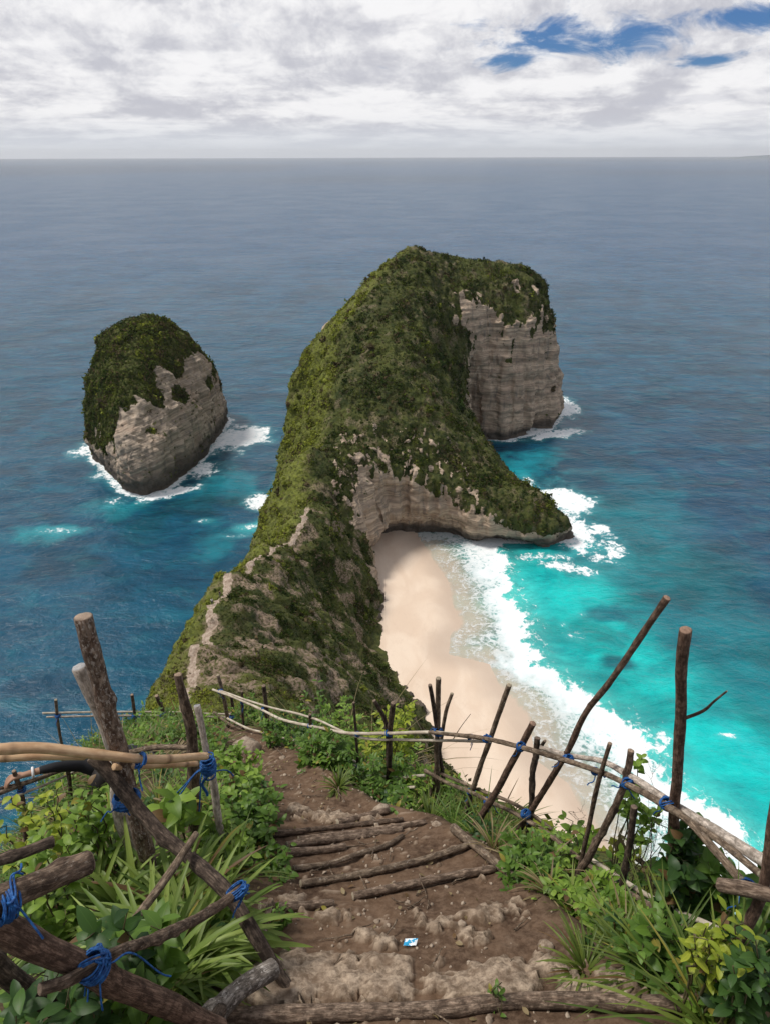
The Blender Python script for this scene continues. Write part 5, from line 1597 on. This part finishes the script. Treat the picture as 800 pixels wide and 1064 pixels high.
def gz(x, y): return float(ground(x, y)[0])
def spot(px, y, top_py, hw_px):
    tp = PY(px, top_py, y)
    base = np.array([tp[0], y, gz(tp[0], y)])
    t = depth_of(tp)
    return base, max(tp[2] - base[2], .1), hw_px * t / FOC
PL = [  # kind, px, y, top py, half width px, options, name, label
 ('b', 322, 4.55, 706, 50, dict(stems=16, per=15, L=.075, W=.030, pal='mid', pinnate=0, shape='lance'), 'shrub', 'tall green shrub behind the fence, standing where the path drops out of sight'),
 ('b', 362, 4.2, 722, 40, dict(stems=14, per=11, L=.055, W=.022, pal='light', pinnate=3, shape='lance'), 'shrub', 'shrub with drooping light green leaflets, left of the leaning dark stakes'),
 ('b', 296, 3.8, 752, 40, dict(stems=13, per=16, L=.055, W=.024, pal='dark'), 'shrub', 'low dark small-leaved bush hugging the fence at the far turn of the path'),
 ('b', 411, 3.5, 708, 34, dict(stems=9, per=8, L=.065, W=.026, pal='yellow', pinnate=3, shape='lance'), 'shrub', 'bright yellow-green shrub standing out against the dark headland'),
 ('b', 436, 2.95, 772, 46, dict(stems=14, per=9, L=.055, W=.021, pal='light', pinnate=3, shape='lance', lean=(.1, -.1)), 'shrub', 'feathery bright green shrub below the fence rail, left of the three bound stakes'),
 ('b', 396, 2.98, 785, 36, dict(stems=12, per=9, L=.050, W=.020, pal='mid', pinnate=3, shape='lance'), 'shrub', 'green shrub at the foot of the dark stakes, over the top of the log steps'),
 ('b', 474, 2.75, 800, 34, dict(stems=12, per=14, L=.040, W=.018, pal='mid'), 'shrub', 'small-leaved bush under the rails left of the first slanting stakes'),
 ('b', 256, 4.3, 728, 26, dict(stems=9, per=14, L=.05, W=.022, pal='mid'), 'shrub', 'small bush where the two far fences meet'),
 ('b', 522, 3.1, 786, 30, dict(stems=16, per=24, L=.028, W=.015, pal='mid'), 'shrub', 'rounded fine-leaved bush beyond the slanting stakes, against the sand'),
 ('b', 575, 2.9, 828, 26, dict(stems=12, per=20, L=.028, W=.016, pal='mid'), 'shrub', 'fine-leaved bush just beyond the foot of the long leaning pole'),
 ('b', 575, 2.15, 858, 46, dict(stems=15, per=8, L=.048, W=.022, pal='light', pinnate=3, lean=(0, -.1)), 'vine', 'mass of bright green compound leaves below the lower rail, left of the short dark post'),
 ('b', 552, 1.82, 898, 40, dict(stems=12, per=8, L=.046, W=.022, pal='mid', pinnate=3), 'vine', 'compound-leaved creeper spilling onto the path below the slanting log'),
 ('b', 612, 1.60, 938, 46, dict(stems=14, per=8, L=.050, W=.023, pal='light', pinnate=3), 'vine', 'leafy creeper below the lower rail, under the short dark post'),
 ('b', 538, 2.2, 866, 30, dict(stems=10, per=14, L=.040, W=.018, pal='mid'), 'shrub', 'small bush beside the upper end of the slanting log'),
 ('b', 609, 2.2, 826, 30, dict(stems=8, per=8, L=.060, W=.038, pal='light'), 'vine', 'sprig of broad light leaves between the leaning pole and the stout forked post'),
 ('b', 677, 2.05, 768, 28, dict(stems=9, per=12, L=.052, W=.034, pal='light', bare=.5), 'vine', 'clump of round light green leaves above the rails left of the tallest post'),
 ('b', 655, 1.9, 888, 42, dict(stems=11, per=10, L=.065, W=.038, pal='mid', shape='heart'), 'vine', 'heart-leaved creeper in front of the foot of the tallest post'),
 ('b', 725, 1.62, 848, 36, dict(stems=12, per=11, L=.075, W=.052, pal='dark', shape='heart', bare=.3), 'vine', 'dark heart-leaved creeper behind the converging rails right of the tallest post'),
 ('b', 752, 1.62, 848, 24, dict(stems=7, per=9, L=.07, W=.05, pal='mid', shape='heart', bare=.4), 'vine', 'heart-shaped leaves poking above the thick rail against turquoise water, left one'),
 ('b', 788, 1.55, 858, 24, dict(stems=7, per=9, L=.07, W=.05, pal='mid', shape='heart', bare=.4), 'vine', 'heart-shaped leaves above the thick rail at the very right edge'),
 ('b', 722, 1.62, 905, 40, dict(stems=10, per=10, L=.07, W=.045, pal='mid', shape='heart'), 'vine', 'mid green leaves under the converging rails, above the yellowish sprig'),
 ('b', 764, 1.05, 936, 38, dict(stems=8, per=9, L=.058, W=.023, pal='yellow', shape='lance', pinnate=0, droop=.7, bare=.55), 'sapling', 'glossy yellow-green sapling in the lower right corner under the horizontal log'),
 ('b', 790, 1.15, 950, 30, dict(stems=8, per=9, L=.06, W=.03, pal='mid'), 'shrub', 'green bush behind the yellow-green sapling in the lower right corner'),
 ('t', 648, 1.38, 965, 50, dict(n=130, W=.008, pal='grass'), 'grass_tuft', 'large arching grass tuft below the lower rail, in front of the tallest post'),
 ('t', 700, 1.20, 975, 50, dict(n=120, W=.008, pal='grass'), 'grass_tuft', 'long grass tuft between the tallest post and the yellowish sapling'),
 ('t', 612, 1.25, 985, 40, dict(n=80, W=.007, pal='grass'), 'grass_tuft', 'grass tuft spilling over the path just behind the bottom log'),
 ('t', 780, 0.95, 1015, 40, dict(n=80, W=.009, pal='grass'), 'grass_tuft', 'grass tuft in the lower right corner below the sapling'),
 ('t', 446, 2.5, 835, 34, dict(n=110, W=.006, pal='grass'), 'grass_tuft', 'fine grass tuft at the right end of the stacked log steps'),
 ('t', 505, 2.35, 838, 28, dict(n=90, W=.006, pal='grass'), 'grass_tuft', 'grass tuft at the foot of the slanting stakes beside the slanting log'),
 ('t', 372, 3.2, 835, 20, dict(n=70, W=.005, pal='light'), 'grass_tuft', 'small bright grass tuft above the stacked log steps'),
 ('t', 310, 3.55, 790, 26, dict(n=80, W=.006, pal='grass'), 'grass_tuft', 'grass under the dark bush at the far turn of the path'),
 ('t', 352, 4.1, 712, 24, dict(n=60, W=.005, pal='dry', droop=1.2), 'grass_tuft', 'tall dry straw-coloured grass behind the fence, left of the yellow-green shrub'),
 ('t', 384, 3.8, 738, 18, dict(n=45, W=.004, pal='dry', droop=1.8), 'grass_tuft', 'curly dry grass between the thin dark stake and the yellow-green shrub'),
 ('t', 165, 4.0, 752, 26, dict(n=60, W=.006, pal='light'), 'grass_tuft', 'pale grass by the far left fence, between its two slanting posts'),
 ('t', 82, 3.3, 748, 12, dict(n=22, W=.004, pal='dry', droop=.6), 'grass_tuft', 'thin dry seed stalks rising beside the twin bark posts'),
 # left side
 ('b', 246, 2.35, 800, 40, dict(stems=14, per=14, L=.060, W=.034, pal='light'), 'shrub', 'light green leafy bush right of the pale stripped post'),
 ('b', 262, 2.1, 835, 42, dict(stems=15, per=15, L=.055, W=.030, pal='mid'), 'shrub', 'dense mid green bush reaching the path left of the log steps'),
 ('b', 222, 1.9, 862, 44, dict(stems=14, per=14, L=.060, W=.034, pal='light'), 'shrub', 'leafy bush above the slanting brace, left of the path'),
 ('b', 284, 1.85, 892, 26, dict(stems=9, per=12, L=.045, W=.024, pal='mid'), 'shrub', 'small bush at the left edge of the path beside the lower log steps'),
 ('b', 176, 1.92, 785, 22, dict(stems=5, per=5, L=.13, W=.075, pal='light', shape='heart', bare=.55), 'broadleaf_plant', 'few very broad light leaves between the twin posts and the rough post'),
 ('b', 30, 1.85, 822, 60, dict(stems=14, per=12, L=.060, W=.036, pal='yellow'), 'vine', 'yellow-green creeper at the left edge under the thin hand rail'),
 ('b', 84, 1.75, 812, 34, dict(stems=10, per=11, L=.060, W=.036, pal='light'), 'vine', 'light green creeper at the left foot of the twin bark posts'),
 ('b', 20, 1.45, 870, 50, dict(stems=12, per=11, L=.065, W=.036, pal='light'), 'vine', 'green creeper at the left edge around the short dark log'),
 ('t', 182, 1.32, 885, 55, dict(n=130, W=.020, pal='strap', droop=2.0, spread=1.3), 'strap_leaf_clump', 'largest clump of arching strap leaves, over the slanting branch'),
 ('t', 170, 1.2, 935, 40, dict(n=45, W=.016, pal='strap', droop=2.1, spread=1.2), 'strap_leaf_clump', 'strap leaves spilling towards the grey striped log'),
 ('t', 108, 1.5, 815, 60, dict(n=130, W=.020, pal='strap', droop=1.7), 'strap_leaf_clump', 'upright strap leaves left of the blue lashing on the twin posts'),
 ('t', 50, 1.5, 820, 60, dict(n=130, W=.018, pal='strap', droop=1.7), 'strap_leaf_clump', 'strap leaves behind the short dark log at the left edge'),
 ('t', 160, 1.5, 830, 50, dict(n=110, W=.018, pal='strap', droop=1.8), 'strap_leaf_clump', 'strap leaves around the feet of the twin bark posts'),
 ('b', 96, 1.0, 945, 46, dict(stems=8, per=6, L=.095, W=.045, pal='dark', shape='ovate', bare=.4), 'broadleaf_plant', 'dark broad-leaved plant behind the near log, left of its blue lashing'),
 ('b', 140, 1.1, 940, 32, dict(stems=7, per=6, L=.11, W=.050, pal='mid', shape='ovate', bare=.4), 'broadleaf_plant', 'broad mid green leaves just above the slanting branch'),
 ('b', 128, .92, 1012, 34, dict(stems=8, per=8, L=.09, W=.034, pal='mid', shape='lance'), 'broadleaf_plant', 'drooping narrow leaves between the near log and the grey striped log'),
 ('b', 40, .85, 1010, 70, dict(stems=12, per=9, L=.08, W=.034, pal='dark', shape='lance'), 'broadleaf_plant', 'dark leaves in the lower left corner beneath the near logs'),
 ('b', 600, 2.2, 880, 40, dict(stems=12, per=9, L=.050, W=.024, pal='mid', pinnate=3), 'vine', 'green creeper wound round the lower rail under the short dark post'),
 ('b', 690, 1.22, 968, 44, dict(stems=12, per=10, L=.060, W=.034, pal='mid'), 'shrub', 'leafy shrub hiding the lower end of the lower rail'),
 ('b', 798, .98, 975, 40, dict(stems=12, per=10, L=.060, W=.030, pal='dark'), 'shrub', 'dark bush in the lower right corner behind the grass'),
 ('b', 830, 1.3, 900, 50, dict(stems=14, per=12, L=.070, W=.045, pal='mid', shape='heart'), 'vine', 'heart-leaved creeper behind the post at the right edge'),
 ('b', 640, 1.5, 950, 30, dict(stems=10, per=9, L=.055, W=.028, pal='light', pinnate=3), 'vine', 'light green compound leaves between the lower rail and the large grass tuft'),
 ('t', 130, 1.2, 880, 50, dict(n=110, W=.019, pal='strap', droop=1.9), 'strap_leaf_clump', 'strap leaves between the near log and the crooked dry stick'),
 ('t', 90, 1.9, 790, 40, dict(n=90, W=.012, pal='light', droop=1.5), 'grass_tuft', 'tall light grass just under the bamboo rails at the twin posts'),
 ('b', 335, 3.15, 768, 32, dict(stems=12, per=9, L=.05, W=.021, pal='mid', pinnate=3), 'shrub', 'green shrub crowding the path in front of the thin dark stake'),
 ('t', 352, 2.75, 828, 22, dict(n=90, W=.006, pal='grass'), 'grass_tuft', 'fine grass in front of the lower rail above the log stack'),
 ('b', 285, 3.55, 745, 26, dict(stems=10, per=14, L=.045, W=.021, pal='mid'), 'shrub', 'small bush pressing in on the far turn of the path'),
 ('b', 290, 1.5, 955, 14, dict(stems=5, per=7, L=.04, W=.02, pal='mid'), 'seedling', 'small leafy sprig at the left edge of the path beside the brace foot'),
 ('b', 240, 2.75, 775, 30, dict(stems=10, per=12, L=.055, W=.03, pal='light'), 'shrub', 'light green bush between the rough post and the far turn of the path'),
 ('b', 515, 1.13, 1022, 10, dict(stems=3, per=4, L=.035, W=.017, pal='mid', shape='ovate'), 'seedling', 'tiny green seedling on the pale rock just behind the bottom log'),
]
for k, (kd, px, y_, tp, hw, opt, nm, lab) in enumerate(PL):
    base, H, R = spot(px, y_, tp, hw)
    p = Plant(k)
    if kd == 'b':
        o2 = {**dict(bottom=.5), **opt}
        o2['stems'] = int(o2['stems'] * 1.35); o2['per'] = int(o2['per'] * (1.35 if px < 560 else 1.25))
        grow_bush(p, base, H, R, **o2)
        p.finish(nm, base, lab, nm.replace('_', ' '))
    else:
        grow_tuft(p, base, min(H, .29) if opt.get('pal') == 'strap' else min(H, .40) if opt.get('pal') != 'dry' else H * .8, R, **opt)
        p.finish(nm, base, lab, nm.replace('_', ' '), single=True)
# undergrowth nobody could count: leaves and grass closing the ground on both sides of the path
def under(name, n, region, seed, label):
    p = Plant(seed)
    r = p.r
    for k in range(n):
        x_, y_ = region(r)
        b = np.array([x_, y_, gz(x_, y_)])
        q = r.random()
        if q < .55:
            grow_bush(p, b, r.uniform(.10, .26), r.uniform(.08, .16), stems=4, per=9, L=r.uniform(.03, .06), W=r.uniform(.018, .03), pal=r.choice(['mid', 'dark', 'light', 'mid']), bottom=.5)
        else:
            grow_tuft(p, b, r.uniform(.10, .22), .1, n=26, W=.006, pal=r.choice(['grass', 'grass', 'mid', 'dry']))
    p.finish(name, np.array([0, 2, 147]), label, 'undergrowth', single=True, kind='stuff')
def reg_left(r):
    y_ = r.uniform(-.8, 4.6)
    return float(edge_l(y_)) - .05 - r.random() ** 1.2 * 2.2, y_
def reg_right(r):
    y_ = r.uniform(-.8, 5.2)
    return float(edge_r(y_)) + .06 + r.random() ** 1.2 * 1.3, y_
def reg_far(r):
    y_ = r.uniform(4.6, 8.5)
    return float(path_x(y_)) + r.uniform(-2.2, 2.0), y_
under('undergrowth', 700, reg_left, 801, 'mixed leaves and grass covering the ground left of the path')
under('undergrowth', 680, reg_right, 802, 'mixed leaves and grass covering the ground right of the path')
under('undergrowth', 260, reg_far, 803, 'scrub covering the brink where the path drops away')
# fallen leaves and sprigs on the soil
p = Plant(850); r = p.r
n = 130
yy = r.uniform(.8, 3.6, n); xx = np.array([float(path_x(v)) for v in yy]) + r.normal(0, .3, n)
zz = np.array([float(ground(a, b, True)[0]) for a, b in zip(xx, yy)]) + .012
a = r.uniform(0, 6.28, n)
p.leaves(np.stack([xx, yy, zz], 1), np.stack([np.cos(a), np.sin(a), .05 * r.normal(size=n)], 1), np.tile([0, 0, 1.0], (n, 1)) + .3 * r.normal(size=(n, 3)), r.uniform(.012, .035, n), r.uniform(.008, .016, n), r.uniform(0, .8, n), 'ovate', 'dry')
p.finish('fallen_leaves', np.array([0, 2, 148]), 'dry fallen leaves scattered on the path', 'leaf litter', single=True, kind='stuff')
# bare twiggy bush against the surf
tb = empty('bare_bush', np.array([*PY(672, 900, 1.95)[:2], gz(*PY(672, 900, 1.95)[:2])]), 'leafless twiggy bush left of the tallest post, against the white surf', 'bush')
r = np.random.default_rng(77)
VV, FF, nb = [], [], 0
def twig(p0, d, L, rad, depth):
    global nb
    t = np.linspace(0, 1, 7)[:, None]
    C = p0 + d * t * L + .08 * L * r.normal(size=(7, 3)) * t
    V, F = tube_arrays(C, np.linspace(rad, rad * .5, 7), 4)
    VV.append(V); FF.append(F + nb); nb += len(V)
    if depth:
        for _ in range(3):
            k = r.integers(2, 7)
            twig(C[k], unit((d + .75 * r.normal(size=3)))[:], L * .42, rad * .6, depth - 1)
b0 = np.array(tb.location)
for k in range(4):
    tgt = PY(648 + 12 * k, 880, 1.95)
    v_ = tgt - b0
    twig(b0, unit(v_), np.linalg.norm(v_), .0035, 4)
make_mesh('twigs', np.concatenate(VV), np.concatenate(FF), m_dark, tb, attrs=dict(bark=np.concatenate(VV), cut=np.zeros(nb)))
# ================================================================== PEOPLE
def simple_mat(name, col, rough=.8):
    m, N = mat(name)
    n_ = N.noise(N.n('ShaderNodeTexCoord').outputs['Object'], 60, 3)
    finish(N, N.mix(n_, tuple(v * .8 for v in col), tuple(v * 1.2 for v in col)), rough)
    return m
m_skin = simple_mat('skin', (.33, .19, .125), .55)
m_black = simple_mat('black_cloth', (.012, .012, .014))
m_grey = simple_mat('grey_cloth', (.12, .12, .13))
m_white = simple_mat('white_cloth', (.68, .67, .66))
m_hair = simple_mat('dark_hair', (.012, .009, .007), .6)
m_navy = simple_mat('dark_trousers', (.02, .024, .035))
def skin_mesh(name, J, E, material, parent, sub=2):
    """one continuous surface grown over a joint tree; J: list of (x, y, z, radius)"""
    org = worigin(parent)
    me = bpy.data.meshes.new(name + '_base')
    me.from_pydata([tuple(np.array(j[:3]) - org) for j in J], E, [])
    o = bpy.data.objects.new(name + '_base', me)
    COL.objects.link(o)
    md = o.modifiers.new('skin', 'SKIN'); md.use_smooth_shade = True
    sv_ = me.skin_vertices[0].data if me.skin_vertices else None
    if sv_ is None:
        bpy.context.view_layer.update()
    for k, j in enumerate(J):
        rr_ = j[3] if isinstance(j[3], tuple) else (j[3], j[3])
        me.skin_vertices[0].data[k].radius = rr_
        me.skin_vertices[0].data[k].use_root = (k == 0)
    ss = o.modifiers.new('sub', 'SUBSURF'); ss.levels = sub; ss.render_levels = sub
    bpy.context.view_layer.update()
    dg = bpy.context.evaluated_depsgraph_get()
    m2 = bpy.data.meshes.new_from_object(o.evaluated_get(dg))
    m2.name = name
    bpy.data.objects.remove(o)
    bpy.data.meshes.remove(me)
    m2.materials.clear(); m2.materials.append(material)
    m2.polygons.foreach_set('use_smooth', np.ones(len(m2.polygons), bool))
    ob = bpy.data.objects.new(name, m2)
    COL.objects.link(ob)
    ob.parent = parent
    return ob
def hand_joints(J, E, wrist_i, wrist, pdir, pnorm, s=1.0):
    """palm, four fingers of different lengths and a thumb, curled as round a rail"""
    pdir, pnorm = unit(np.array(pdir)), unit(np.array(pnorm))
    sd_ = np.cross(pdir, pnorm)
    def add(p, r_, par):
        J.append((*p, r_)); E.append((par, len(J) - 1)); return len(J) - 1
    palm = add(wrist + pdir * .045 * s, (.026 * s, .014 * s), wrist_i)
    for off, L in ((-.030, .062), (-.010, .075), (.010, .070), (.029, .054)):
        k = add(wrist + pdir * .088 * s + sd_ * off * s, .0088 * s, palm)
        p = np.array(J[k][:3]); d = pdir
        for q, fr in enumerate((.45, .32, .23)):
            d = unit(d * .72 + pnorm * .7)
            p = p + d * L * fr * s
            k = add(p, (.0082 - .0008 * q) * s, k)
    p = wrist + pdir * .035 * s - sd_ * .030 * s
    k = add(p, .0095 * s, palm)
    d = unit(-sd_ * .7 + pdir * .6 + pnorm * .4)
    for q in range(2):
        p = p + d * .030 * s; d = unit(d + pnorm * .6 + pdir * .3)
        k = add(p, .0085 * s, k)
def head_parts(root, c, fwd, r=.098, hair='short'):
    fwd = unit(np.array(fwd, float)); upv = np.array([0, 0, 1.0]); sd_ = unit(np.cross(fwd, upv)); upv = np.cross(sd_, fwd)
    B = np.stack([sd_, fwd, upv], 0)
    v = BV.copy()
    v = v * np.array([.80, .95, 1.15])
    fr = sstep(v[:, 1], 0.3, .95)
    v[:, 1] += fr * .10 * np.exp(-((v[:, 2] + .05) / .16) ** 2) * np.exp(-(v[:, 0] / .16) ** 2) * 2.2         # nose
    v[:, 1] -= fr * .10 * np.exp(-((v[:, 2] - .12) / .10) ** 2) * np.exp(-((np.abs(v[:, 0]) - .30) / .14) ** 2)   # eye hollows
    v[:, 0] *= 1 - .25 * sstep(-v[:, 2], .3, 1.1)
    for sg in (1, -1):
        v[:, 0] += sg * .12 * np.exp(-((v[:, 0] - sg * .8) / .2) ** 2 - (v[:, 1] / .14) ** 2 - (v[:, 2] / .25) ** 2)
    make_mesh('head', c + (v * r) @ B, [BQ, BT], m_skin, root)
    h_ = BV * np.array([.88, 1.03, 1.22])
    keep = (h_[:, 2] > .30) | (h_[:, 1] < -.05)
    h_[:, 1] = np.where((h_[:, 2] < .3) & (h_[:, 1] > -.05), h_[:, 1] * .3 - .1, h_[:, 1])
    h_[:, 0] = np.where((h_[:, 2] < .3) & (BV[:, 1] > -.05), h_[:, 0] * .8, h_[:, 0])
    h_ *= (1 + .05 * fbm(BV * 6, 2, seed=3)[:, None])
    make_mesh('hair', c + (h_ * r) @ B, [BQ, BT], m_hair, root)
def hiker(base, yaw, label, shirt, trousers, stride=.25, arm=.2):
    root = empty('person', base, label, 'person', None)
    cy, sy_ = math.cos(yaw), math.sin(yaw)
    def w(x, y, z): return np.array([base[0] + x * cy - y * sy_, base[1] + x * sy_ + y * cy, base[2] + z])
    # x to the side, y forward
    hip, kn = .92, .50
    J, E = [], []
    def a(p, r_, par=None):
        J.append((*p, r_))
        if par is not None: E.append((par, len(J) - 1))
        return len(J) - 1
    pel = a(w(0, 0, hip), .12); ch = a(w(0, .03, 1.30), (.15, .10), pel); nk = a(w(0, .04, 1.47), .05, ch); a(w(0, .05, 1.55), .05, nk)
    legs, arms = [], []
    for sg in (1, -1):
        f_ = stride * sg
        h1 = a(w(.09 * sg, 0, hip - .06), .085, pel); k1 = a(w(.10 * sg, f_ * .55 + .04, kn), .06, h1); an = a(w(.10 * sg, f_, .09), .04, k1); a(w(.10 * sg, f_ + .15, .03), .035, an)
        legs.append((h1, k1, an))
        s1 = a(w(.19 * sg, .02, 1.40), .055, ch); e1 = a(w(.25 * sg, -.04 - arm * sg, 1.13), .042, s1); wr = a(w(.25 * sg, .12 - arm * sg, .92), .03, e1)
        arms.append((s1, e1, wr))
        hand_joints(J, E, wr, np.array(J[wr][:3]), w(0, .3, -1) - w(0, 0, 0), w(0, 1, 0) - w(0, 0, 0))
    skin_mesh('body', J, E, m_skin, root, 1)
    head_parts(root, w(0, .08, 1.65), w(0, 1, -.1) - w(0, 0, 0))
    S_ = [(*w(0, 0, hip), .15), (*w(0, .03, 1.25), (.18, .13)), (*w(0, .035, 1.42), (.12, .09))]
    Es = [(0, 1), (1, 2)]
    for (s1, e1, wr), sg in zip(arms, (1, -1)):
        S_.append((*J[s1][:3], .075)); Es.append((1, len(S_) - 1))
        mid_ = (np.array(J[s1][:3]) + np.array(J[e1][:3])) / 2
        S_.append((*mid_, .065)); Es.append((len(S_) - 2, len(S_) - 1))
    skin_mesh('shirt', S_, Es, shirt, root, 1)
    T_s = [(*w(0, 0, hip), .145)]; Et = []
    for (h1, k1, an) in legs:
        T_s.append((*J[h1][:3], .105)); Et.append((0, len(T_s) - 1))
        T_s.append((*J[k1][:3], .078)); Et.append((len(T_s) - 2, len(T_s) - 1))
        q = np.array(J[an][:3]) + np.array([0, 0, .04])
        T_s.append((*q, .06)); Et.append((len(T_s) - 2, len(T_s) - 1))
    skin_mesh('trousers', T_s, Et, trousers, root, 1)
    return root
def on_head(px, py):
    d = P(px, py, 1.0) - np.array([0, 0, CAMZ])
    for t in np.arange(60, 400, .25):
        q = np.array([0, 0, CAMZ]) + d * t
        hz = bilin(HH, HB[0][0], HB[1][0], 1.0, np.array([q[0]]), np.array([q[1]]))[0]
        if q[2] < hz: return q, t
    return q, t
# real ground height on the finished mesh, taken from the nearest vertices
HV = HEAD[0]
def land_z(x, y):
    d = np.hypot(HV[:, 0] - x, HV[:, 1] - y)
    k = np.argsort(d)[:6]
    return float(HV[k, 2].max())
for (px, py, yaw, lab, sh, tr_) in ((221, 629, .5, 'person in a pale top walking on the ridge path of the headland', m_white, m_navy), (229.5, 624, .3, 'person in dark clothes a step ahead of the one in the pale top', m_black, m_grey)):
    q, t = on_head(px, py)
    cx = np.interp(q[1], [c[1] for c in CREST], [c[0] for c in CREST])
    xx = q[0]
    hiker(np.array([xx, q[1], land_z(xx, q[1]) - .05]), yaw, lab, sh, tr_)

# person in black climbing up at the far left, one arm on the hand rail
sh_l = PY(84, 794, 3.14); el = PY(56, 796, 3.0); wr_ = PY(28, 803, 2.93); hd = PY(16, 806, 2.90)
root = empty('person', np.array([sh_l[0] + .25, 3.45, gz(sh_l[0] + .25, 3.45) + .0]), 'person in black sleeves climbing beyond the bamboo rails, one wristbanded hand on the thin rail', 'person')
J, E = [], []
def a_(p, r_, par=None):
    J.append((*p, r_))
    if par is not None: E.append((par, len(J) - 1))
    return len(J) - 1
gx, gy_ = root.location[0], 3.45
pel = np.array([gx + .05, gy_ + .12, 0.0]); chest = sh_l + np.array([.17, .10, -.10])
pel[2] = chest[2] - .42
i_p = a_(pel, .125); i_c = a_(chest, (.15, .11), i_p); i_n = a_(chest + np.array([.02, -.10, .06]), .052, i_c); a_(chest + np.array([.02, -.15, .08]), .052, i_n)
i_s = a_(sh_l, .034, i_c); i_e = a_(el, .026, i_s); i_w = a_(wr_, .019, i_e)
hand_joints(J, E, i_w, wr_, hd - wr_, np.array([0, -.3, -1.0]))
sr = chest + np.array([.19, .02, 0]); er = sr + np.array([.0, .02, -.27]); wrr = er + np.array([-.02, -.12, -.20])
i_s2 = a_(sr, .055, i_c); i_e2 = a_(er, .043, i_s2); i_w2 = a_(wrr, .028, i_e2)
hand_joints(J, E, i_w2, wrr, np.array([0, -1.0, -.2]), np.array([0, 0, -1.0]))
legs = []
for sg, fy in ((1, -.18), (-1, .12)):
    fx_, fy_ = gx + .10 * sg, gy_ + fy
    fz_ = gz(fx_, fy_)
    hp = pel + np.array([.09 * sg, 0, -.06]); foot = np.array([fx_, fy_, fz_ + .06])
    knm = (hp + foot) / 2 + np.array([.02 * sg, -.16, .06])
    h1 = a_(hp, .09, i_p); k1 = a_(knm, .062, h1); an = a_(foot, .042, k1); a_(foot + np.array([0, -.16, -.03]), .036, an)
    legs.append((hp, knm, foot))
skin_mesh('body', J, E, m_skin, root, 2)
head_parts(root, chest + np.array([.03, -.22, .10]), (-.1, -1, -.25), .095)
skin_mesh('shirt', [(*pel, .15), (*chest, (.18, .14)), (*sh_l, .042), (*el, .031), (*(el * .35 + wr_ * .65), .025), (*sr, .07), (*er, .058), (*(er * .4 + wrr * .6), .044)],
          [(0, 1), (1, 2), (2, 3), (3, 4), (1, 5), (5, 6), (6, 7)], m_black, root, 2)
Tj, Te = [(*pel, .15)], []
for hp, knm, foot in legs:
    b = len(Tj); Tj += [(*hp, .11), (*knm, .08), (*(foot + np.array([0, 0, .05])), .06)]; Te += [(0, b), (b, b + 1), (b + 1, b + 2)]
skin_mesh('trousers', Tj, Te, m_grey, root, 2)
t = np.linspace(0, 2 * math.pi, 20)
ax_ = unit(el - wr_); u_ = unit(np.cross(ax_, [0, 0, 1.0])); v_ = np.cross(ax_, u_)
wc_ = wr_ + ax_ * .03
Vt, Ft = tube_arrays(wc_ + u_ * (np.cos(t) * .027)[:, None] + v_ * (np.sin(t) * .027)[:, None], .008, 6)
make_mesh('wristband', Vt, Ft, m_white, root)
